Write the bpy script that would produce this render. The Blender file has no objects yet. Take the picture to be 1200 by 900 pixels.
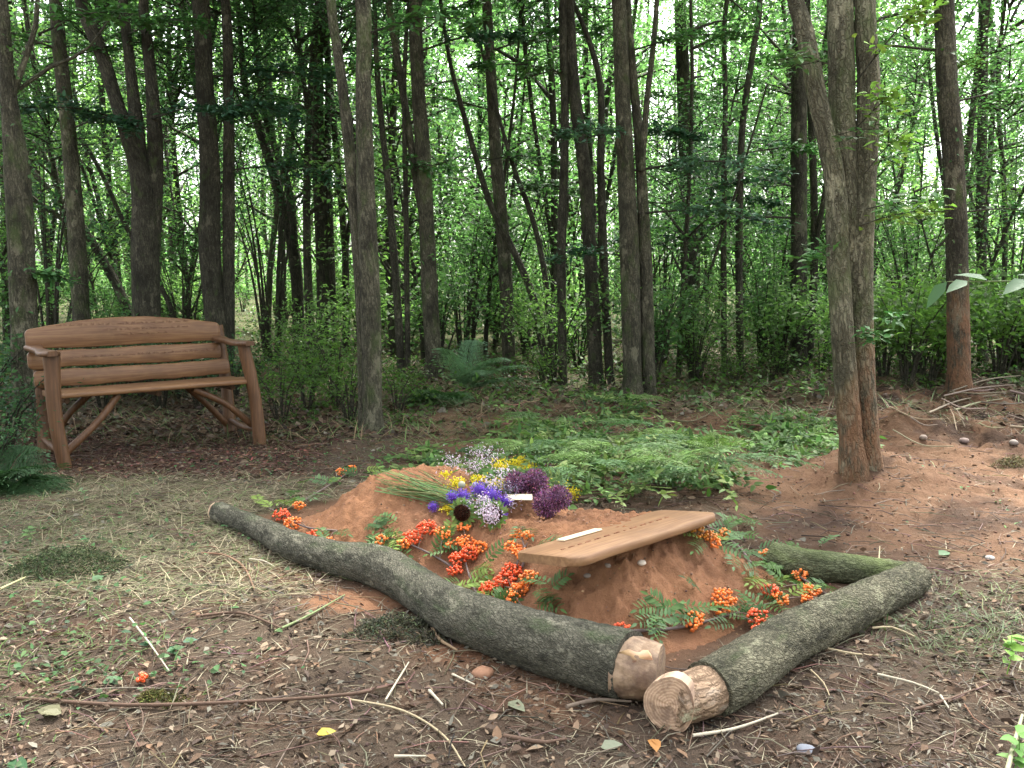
import bpy, math, random
import numpy as np
from mathutils import Vector
rng = np.random.default_rng(11)
random.seed(11)
SC = bpy.context.scene
COL = SC.collection
U = rng.uniform
N = rng.normal

# ------------------------------------------------------------------ camera maths (photo pixels 1200x900)
H, F, YH = 1.2, 1080.0, 310.0
PITCH = math.atan((450 - YH) / F)
CP, SP = math.cos(PITCH), math.sin(PITCH)
CAM = np.array([0, 0, H])
def ray(px, py):
    a, b = (px - 600) / F, (450 - py) / F
    d = np.array([a, CP + b * SP, -SP + b * CP])
    return d / np.linalg.norm(d)
def PZ(px, py, z=0.0):
    d = ray(px, py); return CAM + d * ((z - H) / d[2])
def PY(px, py, y):
    d = ray(px, py); return CAM + d * (y / d[1])

# ------------------------------------------------------------------ noise
def _h(ix, iy, iz, s):
    n = (ix * 374761393 + iy * 668265263 + iz * 2147483647 * 3 + s * 1274126177) & 0xffffffff
    n = ((n ^ (n >> 13)) * 1274126177) & 0xffffffff
    n = ((n ^ (n >> 16)) * 2246822519) & 0xffffffff
    return ((n ^ (n >> 15)) & 0xffff) / 65535.0
def vn(x, y, z=0.0, s=0):
    x, y, z = np.broadcast_arrays(np.asarray(x, float), np.asarray(y, float), np.asarray(z, float))
    ix, iy, iz = [np.floor(a).astype(np.int64) for a in (x, y, z)]
    fx, fy, fz = x - ix, y - iy, z - iz
    fx, fy, fz = [a * a * (3 - 2 * a) for a in (fx, fy, fz)]
    r = 0
    for dz in (0, 1):
        wz = fz if dz else 1 - fz
        a = _h(ix, iy, iz + dz, s) * (1 - fx) + _h(ix + 1, iy, iz + dz, s) * fx
        b = _h(ix, iy + 1, iz + dz, s) * (1 - fx) + _h(ix + 1, iy + 1, iz + dz, s) * fx
        r = r + wz * (a * (1 - fy) + b * fy)
    return r * 2 - 1
def fbm(x, y, z=0.0, o=4, s=0):
    r, a, f = 0, .5, 1.
    for k in range(o):
        r = r + a * vn(np.asarray(x) * f, np.asarray(y) * f, np.asarray(z) * f, s + k * 17); a *= .5; f *= 2.03
    return r
def ss(a, b, x):
    t = np.clip((x - a) / (b - a), 0, 1); return t * t * (3 - 2 * t)

# ------------------------------------------------------------------ terrain and mound
AX = np.array([.699, -.715]); VX = np.array([.715, .699]); GO = np.array([-1.34, 4.18])
def uv_of(x, y):
    rx, ry = x - GO[0], y - GO[1]
    return rx * AX[0] + ry * AX[1], rx * VX[0] + ry * VX[1]
def xy_of(u, v):
    return GO + u * AX + v * VX
TB = PZ(1010, 556); TC = PZ(1062, 520)
def G(x, y):
    x = np.asarray(x, float); y = np.asarray(y, float)
    z = .05 * fbm(x * .45, y * .45, 0, 3, 3) + .022 * fbm(x * 2.6, y * 2.6, 0, 3, 9)
    near = 1 - ss(9, 14, y)
    z = z + near * .012 * fbm(x * 14, y * 14, 0, 3, 21)
    z = z + ss(5.6, 7.5, y) * .10 * fbm(x * 1.3, y * 1.3, 0, 3, 33) + .5 * ss(14, 40, y) * fbm(x * .12, y * .12, 0, 2, 5)
    z = z + .16 * np.exp(-((x - TB[0]) ** 2 + (y - TB[1] + .02) ** 2) / .13)
    z = z + .17 * np.exp(-((x - TC[0]) ** 2 / .05 + (y - TC[1] - .25) ** 2 / .09))
    z = z + ss(1.1, 1.8, x) * ss(3.6, 4.4, y) * (1 - ss(8, 9, y)) * (.045 * fbm(x * 5, y * 8, 0, 4, 61) + .02 * fbm(x * 22, y * 22, 0, 3, 62))
    r = ss(2.2, 3.2, x) * ss(5.3, 6.4, y) * (1 - ss(9, 10, y))
    z = z + r * (.10 + .16 * fbm(x * 3.2, y * 3.2, 0, 4, 44))
    u, v = uv_of(x, y)
    inside = ss(-.4, .1, u) * (1 - ss(2.4, 2.8, u)) * ss(-.4, 0, v) * (1 - ss(1.3, 1.7, v))
    return z * (1 - .75 * inside)
def mound(x, y):
    u, v = uv_of(np.asarray(x, float), np.asarray(y, float))
    w = .05 * fbm(u * 3, v * 3, 0, 3, 71)
    top = .20 + .045 * np.exp(-((u - .55) / .35) ** 2) + .055 * np.exp(-((u - 1.95) / .34) ** 2) - .035 * np.exp(-((u - 1.32) / .22) ** 2)
    endm = ss(.02, .62, u + w) * (1 - ss(1.9, 2.47, u + w * .6))
    acr = ss(.0, .50, v + w) * (1 - ss(.78, 1.27, v + w))
    dip = .07 * np.exp(-((u - 1.45) / .28) ** 2 - ((v - .24) / .18) ** 2)
    m = top * endm * acr - dip * endm
    m = m + (.026 * fbm(x * 8, y * 8, 0, 4, 55) + .024 * fbm(x * 26, y * 26, 0, 4, 58) + .018 * np.maximum(0, fbm(x * 60, y * 60, 0, 2, 59))) * np.clip(m * 12, 0, 1)
    return m
def HG(x, y):
    g = G(x, y); return np.maximum(g, g - .03 + mound(x, y) * 1.0 + .03 * (mound(x, y) > .03))
def MS(x, y):                      # mound surface
    return G(x, y) - .028 + mound(x, y) * 1.12
def HH(x, y):
    return np.maximum(G(x, y), MS(x, y))
TS = np.concatenate([np.arange(1.4, 9, .006), np.arange(9, 60, .1)])
def PH(px, py, off=0.0):           # first point of the pixel ray on ground or mound (+ off)
    d = ray(px, py); p = CAM[None] + TS[:, None] * d[None]
    k = np.argmax(p[:, 2] < HH(p[:, 0], p[:, 1]) + off)
    return p[k]

# ------------------------------------------------------------------ mesh builder
class MB:
    def __init__(s): s.v = []; s.f = []; s.c = []; s.b = []; s.n = 0
    def add(s, v, faces, col=(.5, .5, .5), bco=None, mi=0):
        v = np.asarray(v, float).reshape(-1, 3); n = len(v)
        c = np.asarray(col, float)
        if c.ndim == 1: c = np.tile(c, (n, 1))
        s.v.append(v); s.c.append(c); s.b.append(v if bco is None else bco)
        for f in (faces if isinstance(faces, list) else [faces]):
            f = np.asarray(f, np.int64)
            if len(f): s.f.append((f + s.n, mi))
        s.n += n
    def build(s, name, mats, parent=None, origin=None, smooth=True):
        me = bpy.data.meshes.new(name)
        v = np.concatenate(s.v)
        if origin is not None: v = v - np.asarray(origin)[None]
        me.vertices.add(len(v)); me.vertices.foreach_set('co', v.astype(np.float32).ravel())
        li = np.concatenate([f.ravel() for f, _ in s.f]); tot = np.concatenate([np.full(len(f), f.shape[1]) for f, _ in s.f])
        mi = np.concatenate([np.full(len(f), m) for f, m in s.f])
        st = np.concatenate([[0], np.cumsum(tot)[:-1]])
        me.loops.add(len(li)); me.loops.foreach_set('vertex_index', li.astype(np.int32))
        me.polygons.add(len(tot)); me.polygons.foreach_set('loop_start', st.astype(np.int32)); me.polygons.foreach_set('loop_total', tot.astype(np.int32))
        me.polygons.foreach_set('material_index', mi.astype(np.int32))
        if smooth: me.polygons.foreach_set('use_smooth', np.ones(len(tot), bool))
        a = me.attributes.new('col', 'FLOAT_COLOR', 'POINT')
        c = np.concatenate(s.c); c = np.concatenate([c, np.ones((len(c), 1))], 1); a.data.foreach_set('color', c.astype(np.float32).ravel())
        a = me.attributes.new('bco', 'FLOAT_VECTOR', 'POINT'); a.data.foreach_set('vector', np.concatenate(s.b).astype(np.float32).ravel())
        me.update(calc_edges=True)
        for m in (mats if isinstance(mats, (list, tuple)) else [mats]): me.materials.append(m)
        o = bpy.data.objects.new(name, me); COL.objects.link(o)
        if parent is not None: o.parent = parent
        return o
def tag(o, label=None, cat=None, group=None, kind=None):
    if label: o['label'] = label
    if cat: o['category'] = cat
    if group: o['group'] = group
    if kind: o['kind'] = kind
    return o
def thing(name, label, cat, loc=(0, 0, 0), rz=0, group=None):
    o = bpy.data.objects.new(name, None); o.empty_display_size = .1; COL.objects.link(o)
    o.location = tuple(map(float, loc)); o.rotation_euler = (0, 0, rz)
    return tag(o, label, cat, group)
def dup(root, loc, rz=0, sc=1, label=None, group=None):
    r = root.copy(); COL.objects.link(r); r.location = tuple(map(float, loc)); r.rotation_euler = (0, 0, rz); r.scale = (sc, sc, sc)
    if label: r['label'] = label
    if group: r['group'] = group
    for ch in list(root.children):
        c = ch.copy(); COL.objects.link(c); c.parent = r
        for g in ch.children:
            d = g.copy(); COL.objects.link(d); d.parent = c
    return r
def nrm(a):
    a = np.asarray(a, float); return a / np.maximum(np.linalg.norm(a, axis=-1, keepdims=True), 1e-9)
def resample(path, rad, step):
    path = np.asarray(path, float); rad = np.asarray(rad, float); n = len(path)
    if n > 2:      # Catmull-Rom
        ck = np.concatenate([[0], np.cumsum(np.maximum(1e-5, np.linalg.norm(np.diff(path, axis=0), axis=1)))]); mt_ = np.zeros_like(path)
        mt_[1:-1] = (path[2:] - path[:-2]) / (ck[2:] - ck[:-2])[:, None]; mt_[0] = (path[1] - path[0]) / (ck[1] - ck[0]); mt_[-1] = (path[-1] - path[-2]) / (ck[-1] - ck[-2]); out = []; ro = []
        for i in range(n - 1):
            m = max(1, int(np.linalg.norm(path[i + 1] - path[i]) / step)); t = (np.arange(m) / m)[:, None]
            h_ = ck[i + 1] - ck[i]
            out.append(path[i] * (2 * t ** 3 - 3 * t ** 2 + 1) + mt_[i] * h_ * (t ** 3 - 2 * t ** 2 + t) + path[i + 1] * (3 * t ** 2 - 2 * t ** 3) + mt_[i + 1] * h_ * (t ** 3 - t ** 2))
            ro.append(rad[i] + (rad[i + 1] - rad[i]) * t[:, 0])
        out.append(path[-1:]); ro.append(rad[-1:]); return np.concatenate(out), np.concatenate(ro)
    m = max(1, int(np.linalg.norm(path[1] - path[0]) / step)); t = np.linspace(0, 1, m + 1)[:, None]
    return path[0] + (path[1] - path[0]) * t, rad[0] + (rad[1] - rad[0]) * t[:, 0]
def tube(mb, path, rad, seg=8, step=None, disp=None, cap=True, col=(.5, .5, .5), mi=0, capmi=None, squash=1.0):
    if np.ndim(rad) == 0: rad = [rad] * len(path)
    if step: path, rad = resample(path, rad, step)
    path = np.asarray(path, float); rad = np.asarray(rad, float); n = len(path)
    T = nrm(np.gradient(path, axis=0)); ref = np.array([0, 0, 1.]) if abs(T[0][2]) < .9 else np.array([0, 1., 0])
    A = np.zeros((n, 3)); a = nrm(np.cross(T[0], ref))
    for i in range(n):
        a = nrm(a - T[i] * np.dot(a, T[i])); A[i] = a
    B = np.cross(T, A); th = np.arange(seg) * 2 * math.pi / seg
    L = np.concatenate([[0], np.cumsum(np.linalg.norm(np.diff(path, axis=0), axis=1))])
    c, s = np.cos(th)[None, :, None], np.sin(th)[None, :, None]
    bco = np.stack(np.broadcast_arrays(np.cos(th)[None] * rad[:, None], np.sin(th)[None] * rad[:, None], L[:, None] + 3.1 * path[0, 0]), -1)
    R = rad[:, None] + (disp(bco) if disp is not None else 0)
    v = path[:, None] + (A[:, None] * c + B[:, None] * s * squash) * R[..., None]
    i = np.arange(n - 1)[:, None] * seg; j = np.arange(seg)[None]; k = (j + 1) % seg
    q = np.stack([i + j, i + k, i + seg + k, i + seg + j], -1).reshape(-1, 4)
    mb.add(v.reshape(-1, 3), q, col, bco.reshape(-1, 3), mi)
    if cap:
        for e, idx in ((0, 0), (1, n - 1)):
            ring = v[idx]; cv = np.vstack([ring, ring.mean(0)]); bb = np.vstack([bco[idx], [0, 0, bco[idx][0, 2]]])
            a_ = np.arange(seg); b_ = (a_ + 1) % seg
            t = np.stack([b_, a_, np.full(seg, seg)], -1) if e == 0 else np.stack([a_, b_, np.full(seg, seg)], -1)
            mb.add(cv, t, col, bb, mi if capmi is None else capmi)
    return path
def loft(mb, rings, col=(.5, .5, .5), mi=0):
    r = np.asarray(rings, float); n, k, _ = r.shape
    i = np.arange(n - 1)[:, None] * k; j = np.arange(k)[None]; j2 = (j + 1) % k
    q = np.stack([i + j, i + j2, i + k + j2, i + k + j], -1).reshape(-1, 4)
    mb.add(r.reshape(-1, 3), q, col, None, mi)
    mb.add(r[0], np.arange(k)[::-1][None], col, None, mi); mb.add(r[-1], np.arange(k)[None], col, None, mi)
def leaves(mb, pos, d, nr, L, W, col, kind='q', droop=.15, mi=0):
    pos = np.asarray(pos, float); n = len(pos); d = nrm(d); sd = nrm(np.cross(d, nr)); nn = np.cross(sd, d)
    L = np.broadcast_to(L, (n,))[:, None]; W = np.broadcast_to(W, (n,))[:, None]
    col = np.broadcast_to(np.asarray(col, float), (n, 3))
    if kind == 'q':
        v = np.stack([pos, pos + d * L * .48 + sd * W * .5 + nn * W * .12, pos + d * L - nn * L * droop, pos + d * L * .48 - sd * W * .5 + nn * W * .12], 1)
        f = np.arange(n)[:, None] * 4 + np.arange(4)[None]
        mb.add(v.reshape(-1, 3), f, np.repeat(col, 4, 0), None, mi)
    else:
        def p(t, s, up): return pos + d * L * t + sd * W * s - nn * (L * droop * t * t) + nn * W * up
        v = np.stack([pos, p(.3, .46, .10), p(.3, 0, 0), p(.3, -.46, .10), p(.68, .34, .08), p(.68, 0, 0), p(.68, -.34, .08), p(1, 0, 0)], 1)
        b = np.arange(n)[:, None] * 8
        t3 = np.concatenate([b + np.array(x)[None] for x in ((0, 1, 2), (0, 2, 3), (4, 7, 5), (5, 7, 6))])
        t4 = np.concatenate([b + np.array(x)[None] for x in ((1, 4, 5, 2), (2, 5, 6, 3))])
        mb.add(v.reshape(-1, 3), [t3, t4], np.repeat(col, 8, 0), None, mi)
def rdir(n, zs=1.0):
    a = N(size=(n, 3)); a[:, 2] *= zs; return nrm(a)
def jit(c, n, s=.25):
    c = np.asarray(c, float)[None]; return np.clip(c * (1 + N(size=(n, 1)) * s) * (1 + N(size=(n, 3)) * s * .3), .004, .95)

# ------------------------------------------------------------------ materials
def newmat(name):
    m = bpy.data.materials.new(name); m.use_nodes = True; nt = m.node_tree
    for n in list(nt.nodes): nt.nodes.remove(n)
    out = nt.nodes.new('ShaderNodeOutputMaterial'); bs = nt.nodes.new('ShaderNodeBsdfPrincipled'); nt.links.new(bs.outputs[0], out.inputs[0])
    return m, nt, bs, out
def nd(nt, t, **k):
    n = nt.nodes.new(t)
    for a, b in k.items():
        if a[:2] == 'i_':
            key = a[2:].replace('_', ' '); (n.inputs[int(key)] if key.isdigit() else n.inputs[key]).default_value = b
        else: setattr(n, a, b)
    return n
def mixc(nt, fac, a, b, mode='MIX'):
    n = nt.nodes.new('ShaderNodeMix'); n.data_type = 'RGBA'; n.blend_type = mode
    for sock, val in ((n.inputs[0], fac), (n.inputs[6], a), (n.inputs[7], b)):
        if hasattr(val, 'links') or hasattr(val, 'is_linked'): nt.links.new(val, sock)
        elif isinstance(val, (int, float)): sock.default_value = val
        else: sock.default_value = (*val, 1)
    return n.outputs[2]
def ramp(nt, fac, a, b):
    n = nt.nodes.new('ShaderNodeMapRange'); n.clamp = True; n.interpolation_type = 'SMOOTHSTEP'
    nt.links.new(fac, n.inputs[0]); n.inputs[1].default_value = a; n.inputs[2].default_value = b; return n.outputs[0]
def noise(nt, vec, scale, detail=5, rough=.6, st=(1, 1, 1)):
    mp = nt.nodes.new('ShaderNodeVectorMath'); mp.operation = 'MULTIPLY'; nt.links.new(vec, mp.inputs[0]); mp.inputs[1].default_value = tuple(scale * s for s in st)
    n = nt.nodes.new('ShaderNodeTexNoise'); n.inputs['Scale'].default_value = 1; n.inputs['Detail'].default_value = detail; n.inputs['Roughness'].default_value = rough
    nt.links.new(mp.outputs[0], n.inputs['Vector']); return n.outputs[0]
def attr(nt, name, out='Color'):
    n = nt.nodes.new('ShaderNodeAttribute'); n.attribute_name = name; return n.outputs[out]
def bump(nt, bs, h, s, dist=.01):
    b = nt.nodes.new('ShaderNodeBump'); b.inputs['Strength'].default_value = s; b.inputs['Distance'].default_value = dist
    nt.links.new(h, b.inputs['Height']); nt.links.new(b.outputs[0], bs.inputs['Normal'])
def mth(nt, op, a, b=None):
    n = nt.nodes.new('ShaderNodeMath'); n.operation = op
    for s, v in ((n.inputs[0], a), (n.inputs[1], b)):
        if v is None: continue
        if isinstance(v, (int, float)): s.default_value = v
        else: nt.links.new(v, s)
    return n.outputs[0]
def leafmat(name, trans=.4, rough=.42, tint=(1.12, 1.28, .85)):
    m, nt, bs, out = newmat(name); c = attr(nt, 'col')
    nt.links.new(c, bs.inputs['Base Color']); bs.inputs['Roughness'].default_value = rough; bs.inputs['Specular IOR Level'].default_value = .3
    tr = nt.nodes.new('ShaderNodeBsdfTranslucent'); nt.links.new(mixc(nt, 1.0, c, tint, 'MULTIPLY'), tr.inputs[0])
    mx = nt.nodes.new('ShaderNodeMixShader'); mx.inputs[0].default_value = trans
    nt.links.new(bs.outputs[0], mx.inputs[1]); nt.links.new(tr.outputs[0], mx.inputs[2]); nt.links.new(mx.outputs[0], out.inputs[0])
    return m
def plain(name, rough=.8, trans=0, spec=.3, ns=60, amp=.35, bmp=.3):
    m, nt, bs, out = newmat(name); c = attr(nt, 'col'); t = nd(nt, 'ShaderNodeTexCoord').outputs['Object']
    n1 = noise(nt, t, ns); k = mth(nt, 'ADD', mth(nt, 'MULTIPLY', n1, amp * 2), 1 - amp)
    cc = nt.nodes.new('ShaderNodeVectorMath'); cc.operation = 'SCALE'; nt.links.new(c, cc.inputs[0]); nt.links.new(k, cc.inputs['Scale'])
    nt.links.new(cc.outputs[0], bs.inputs['Base Color']); bs.inputs['Roughness'].default_value = rough; bs.inputs['Specular IOR Level'].default_value = spec
    if bmp: bump(nt, bs, n1, bmp, .004)
    return m
def barkmat(name, c1, c2, moss=(.05, .075, .022), mlo=.5, mhi=.7, soil=None, ups=0.0, sc=1.0, bs_=1.0, st=.2):
    m, nt, bs, out = newmat(name); b = attr(nt, 'bco', 'Vector')
    n1 = noise(nt, b, 60 * sc, 6, .75, (1, 1, st)); n2 = noise(nt, b, 9 * sc, 4, .6, (1, 1, .5)); n3 = noise(nt, b, 240 * sc, 3, .6, (1, 1, .5))
    vo = nt.nodes.new('ShaderNodeTexVoronoi'); vo.feature = 'DISTANCE_TO_EDGE'; vo.inputs['Scale'].default_value = 1
    mp = nt.nodes.new('ShaderNodeVectorMath'); mp.operation = 'MULTIPLY'; nt.links.new(b, mp.inputs[0]); mp.inputs[1].default_value = (60 * sc, 60 * sc, 60 * sc * st)
    ad = nt.nodes.new('ShaderNodeVectorMath'); nt.links.new(mp.outputs[0], ad.inputs[0])
    jn = noise(nt, b, 25 * sc, 3); cb = nt.nodes.new('ShaderNodeCombineXYZ'); j2 = mth(nt, 'MULTIPLY', jn, 3.0)
    for i in range(3): nt.links.new(j2, cb.inputs[i])
    nt.links.new(cb.outputs[0], ad.inputs[1]); nt.links.new(ad.outputs[0], vo.inputs['Vector'])
    crack = ramp(nt, vo.outputs['Distance'], 0, .22)
    hgt = mth(nt, 'ADD', mth(nt, 'MULTIPLY', crack, .5), mth(nt, 'ADD', mth(nt, 'MULTIPLY', n1, .8), mth(nt, 'MULTIPLY', n3, .25)))
    nb = noise(nt, b, 5 * sc, 4, .65, (1, 1, .6)); base = mixc(nt, ramp(nt, mth(nt, 'ADD', mth(nt, 'MULTIPLY', n1, .6), mth(nt, 'MULTIPLY', nb, .4)), .36, .62), c1, c2)
    base = mixc(nt, mth(nt, 'MULTIPLY', mth(nt, 'SUBTRACT', 1.0, crack), .55), base, tuple(x * .45 for x in c1))
    base = mixc(nt, mth(nt, 'MULTIPLY', ramp(nt, n3, .62, .78), .5), base, tuple(min(1, x * 2.2) for x in c2))
    bl = noise(nt, b, 7 * sc, 5, .7, (1, 1, .6)); base = mixc(nt, mth(nt, 'MULTIPLY', ramp(nt, bl, .56, .64), .65), base, tuple(min(.5, x * 1.7) for x in c2)); base = mixc(nt, mth(nt, 'MULTIPLY', ramp(nt, bl, .46, .36), .75), base, tuple(x * .6 for x in c1))
    mk = n2
    if ups:
        g = nd(nt, 'ShaderNodeNewGeometry'); sx = nd(nt, 'ShaderNodeSeparateXYZ'); nt.links.new(g.outputs['Normal'], sx.inputs[0])
        mk = mth(nt, 'ADD', n2, mth(nt, 'MULTIPLY', sx.outputs[2], ups))
    mo = mixc(nt, n3, moss, tuple(x * 1.8 for x in moss))
    base = mixc(nt, mth(nt, 'MULTIPLY', ramp(nt, mk, mlo, mhi), .85), base, mo)
    if soil:
        o = nd(nt, 'ShaderNodeTexCoord').outputs['Object']; sx = nd(nt, 'ShaderNodeSeparateXYZ'); nt.links.new(o, sx.inputs[0])
        zz = mth(nt, 'ADD', sx.outputs[2], mth(nt, 'MULTIPLY', n2, -soil[1])); xx = mth(nt, 'MULTIPLY', sx.outputs[0], soil[2])
        k = mth(nt, 'SUBTRACT', mth(nt, 'ADD', soil[0], xx), zz)
        base = mixc(nt, mth(nt, 'MULTIPLY', mth(nt, 'MULTIPLY', ramp(nt, k, -.05, .35), ramp(nt, mth(nt, 'ADD', n1, n2), .75, 1.08)), .8), base, (.23, .115, .062))
    nt.links.new(base, bs.inputs['Base Color']); bs.inputs['Roughness'].default_value = .92; bs.inputs['Specular IOR Level'].default_value = .25
    bump(nt, bs, hgt, bs_, .02)
    return m
def woodmat(name, c1, c2, axis='x', rough=.55, sc=1.0, rings=False):
    m, nt, bs, out = newmat(name); t = nd(nt, 'ShaderNodeTexCoord').outputs['Object']
    st = {'x': (.07, 1, 1), 'y': (1, .07, 1), 'z': (1, 1, .07)}[axis]
    n1 = noise(nt, t, 90 * sc, 5, .6, st); n2 = noise(nt, t, 12 * sc, 3, .5, st)
    w = mth(nt, 'SINE', mth(nt, 'MULTIPLY', n2, 55.0)); w = mth(nt, 'ADD', mth(nt, 'MULTIPLY', w, .10), n1)
    b = mixc(nt, ramp(nt, w, .25, .8), c1, c2); n4 = noise(nt, t, 5, 3); b = mixc(nt, mth(nt, 'MULTIPLY', ramp(nt, n4, .45, .7), .35), b, tuple(x * .55 for x in c1))
    nt.links.new(b, bs.inputs['Base Color']); bs.inputs['Roughness'].default_value = rough; bump(nt, bs, w, .25, .003)
    return m
def endmat(name, c1, c2, sc=160):
    m, nt, bs, out = newmat(name); b = attr(nt, 'bco', 'Vector'); sx = nd(nt, 'ShaderNodeSeparateXYZ'); nt.links.new(b, sx.inputs[0])
    r = mth(nt, 'SQRT', mth(nt, 'ADD', mth(nt, 'POWER', sx.outputs[0], 2.0), mth(nt, 'POWER', sx.outputs[1], 2.0)))
    n = noise(nt, b, 40, 4); w = mth(nt, 'SINE', mth(nt, 'ADD', mth(nt, 'MULTIPLY', r, sc * 6.28), mth(nt, 'MULTIPLY', n, 9.0)))
    c = mixc(nt, ramp(nt, w, -1, 1), c1, c2); n5 = noise(nt, b, 16, 4); c = mixc(nt, mth(nt, 'MULTIPLY', ramp(nt, n5, .42, .66), .75), c, (.11, .065, .045))
    nt.links.new(c, bs.inputs['Base Color']); bs.inputs['Roughness'].default_value = .75; bump(nt, bs, mth(nt, 'ADD', n, n5), .6, .008)
    return m
def soilmat(name, sc=1.0, mb_=.9):
    m, nt, bs, out = newmat(name); c = attr(nt, 'col'); t = nd(nt, 'ShaderNodeTexCoord').outputs['Object']
    a = noise(nt, t, 28 * sc, 7, .7); b = noise(nt, t, 5, 4); g = noise(nt, t, 190, 3, .7)
    k = mth(nt, 'ADD', mth(nt, 'MULTIPLY', a, .75), mth(nt, 'ADD', mth(nt, 'MULTIPLY', g, .55), .35))
    cc = nt.nodes.new('ShaderNodeVectorMath'); cc.operation = 'SCALE'; nt.links.new(c, cc.inputs[0]); nt.links.new(k, cc.inputs['Scale'])
    o = mixc(nt, mth(nt, 'MULTIPLY', ramp(nt, b, .48, .66), .42), cc.outputs[0], (.10, .05, .03))
    nt.links.new(o, bs.inputs['Base Color']); bs.inputs['Roughness'].default_value = .95; bs.inputs['Specular IOR Level'].default_value = .15
    bump(nt, bs, mth(nt, 'ADD', a, mth(nt, 'MULTIPLY', g, .5)), mb_, .02)
    return m
M_leaf = leafmat('leaf', .58, .45); M_near = leafmat('near_leaf', .3, .58); M_litter = plain('litter', .8); M_straw = leafmat('straw', .2, .6, (1, 1, 1))
M_soil = soilmat('soil'); M_bark = barkmat('bark', (.052, .049, .034), (.155, .145, .10), mlo=.48, mhi=.78)
M_barkd = barkmat('dark_bark', (.036, .034, .024), (.10, .093, .066), mlo=.55, mhi=.75)
M_barkg = barkmat('mossy_bark', (.085, .078, .052), (.24, .225, .155), moss=(.070, .090, .036), mlo=.45, mhi=.75, soil=(.42, .6, 1.8), sc=.8)
M_barks = barkmat('soiled_bark', (.048, .044, .032), (.14, .130, .092), mlo=.58, mhi=.75, soil=(.38, .9, 0))
M_log = barkmat('log_bark', (.085, .082, .060), (.25, .235, .175), moss=(.065, .095, .038), mlo=.55, mhi=.95, ups=.12, sc=1.9, st=.5)
M_log2 = barkmat('log_bark_lichen', (.10, .095, .062), (.31, .285, .19), moss=(.085, .115, .045), mlo=.60, mhi=.95, ups=.10, sc=1.6, st=.5)
M_logg = barkmat('log_bark_green', (.11, .12, .065), (.23, .25, .14), moss=(.15, .19, .07), mlo=.42, mhi=.85, ups=.2, sc=1.5, st=.5)
M_end = endmat('cut_wood', (.58, .40, .27), (.44, .28, .18), 130); M_endd = endmat('old_cut_wood', (.32, .22, .14), (.22, .14, .085), 90)
M_bare = barkmat('bare_wood', (.17, .105, .065), (.42, .29, .19), moss=(.50, .44, .37), mlo=.55, mhi=.75, sc=.8, bs_=.5)
M_split = plain('split_wood', .7, ns=35, amp=.4, bmp=.8)
M_bench = woodmat('bench_wood', (.125, .055, .021), (.200, .103, .043)); M_leg = woodmat('bench_leg', (.078, .034, .013), (.140, .066, .027), 'z')
M_plank = woodmat('oak_plank', (.20, .098, .043), (.305, .168, .080), rough=.6)
M_card = plain('card', .7, ns=20, amp=.08, bmp=0); M_berry = plain('berry', .28, spec=.6, ns=90, amp=.15, bmp=0); M_stone = plain('stone', .8, ns=30, amp=.3)
M_petal = leafmat('petal', .3, .6, (1, 1, 1)); M_twig = plain('twig', .75, ns=50, amp=.35)
M_moss = leafmat('moss', .15, .9, (1, 1, 1))

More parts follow.
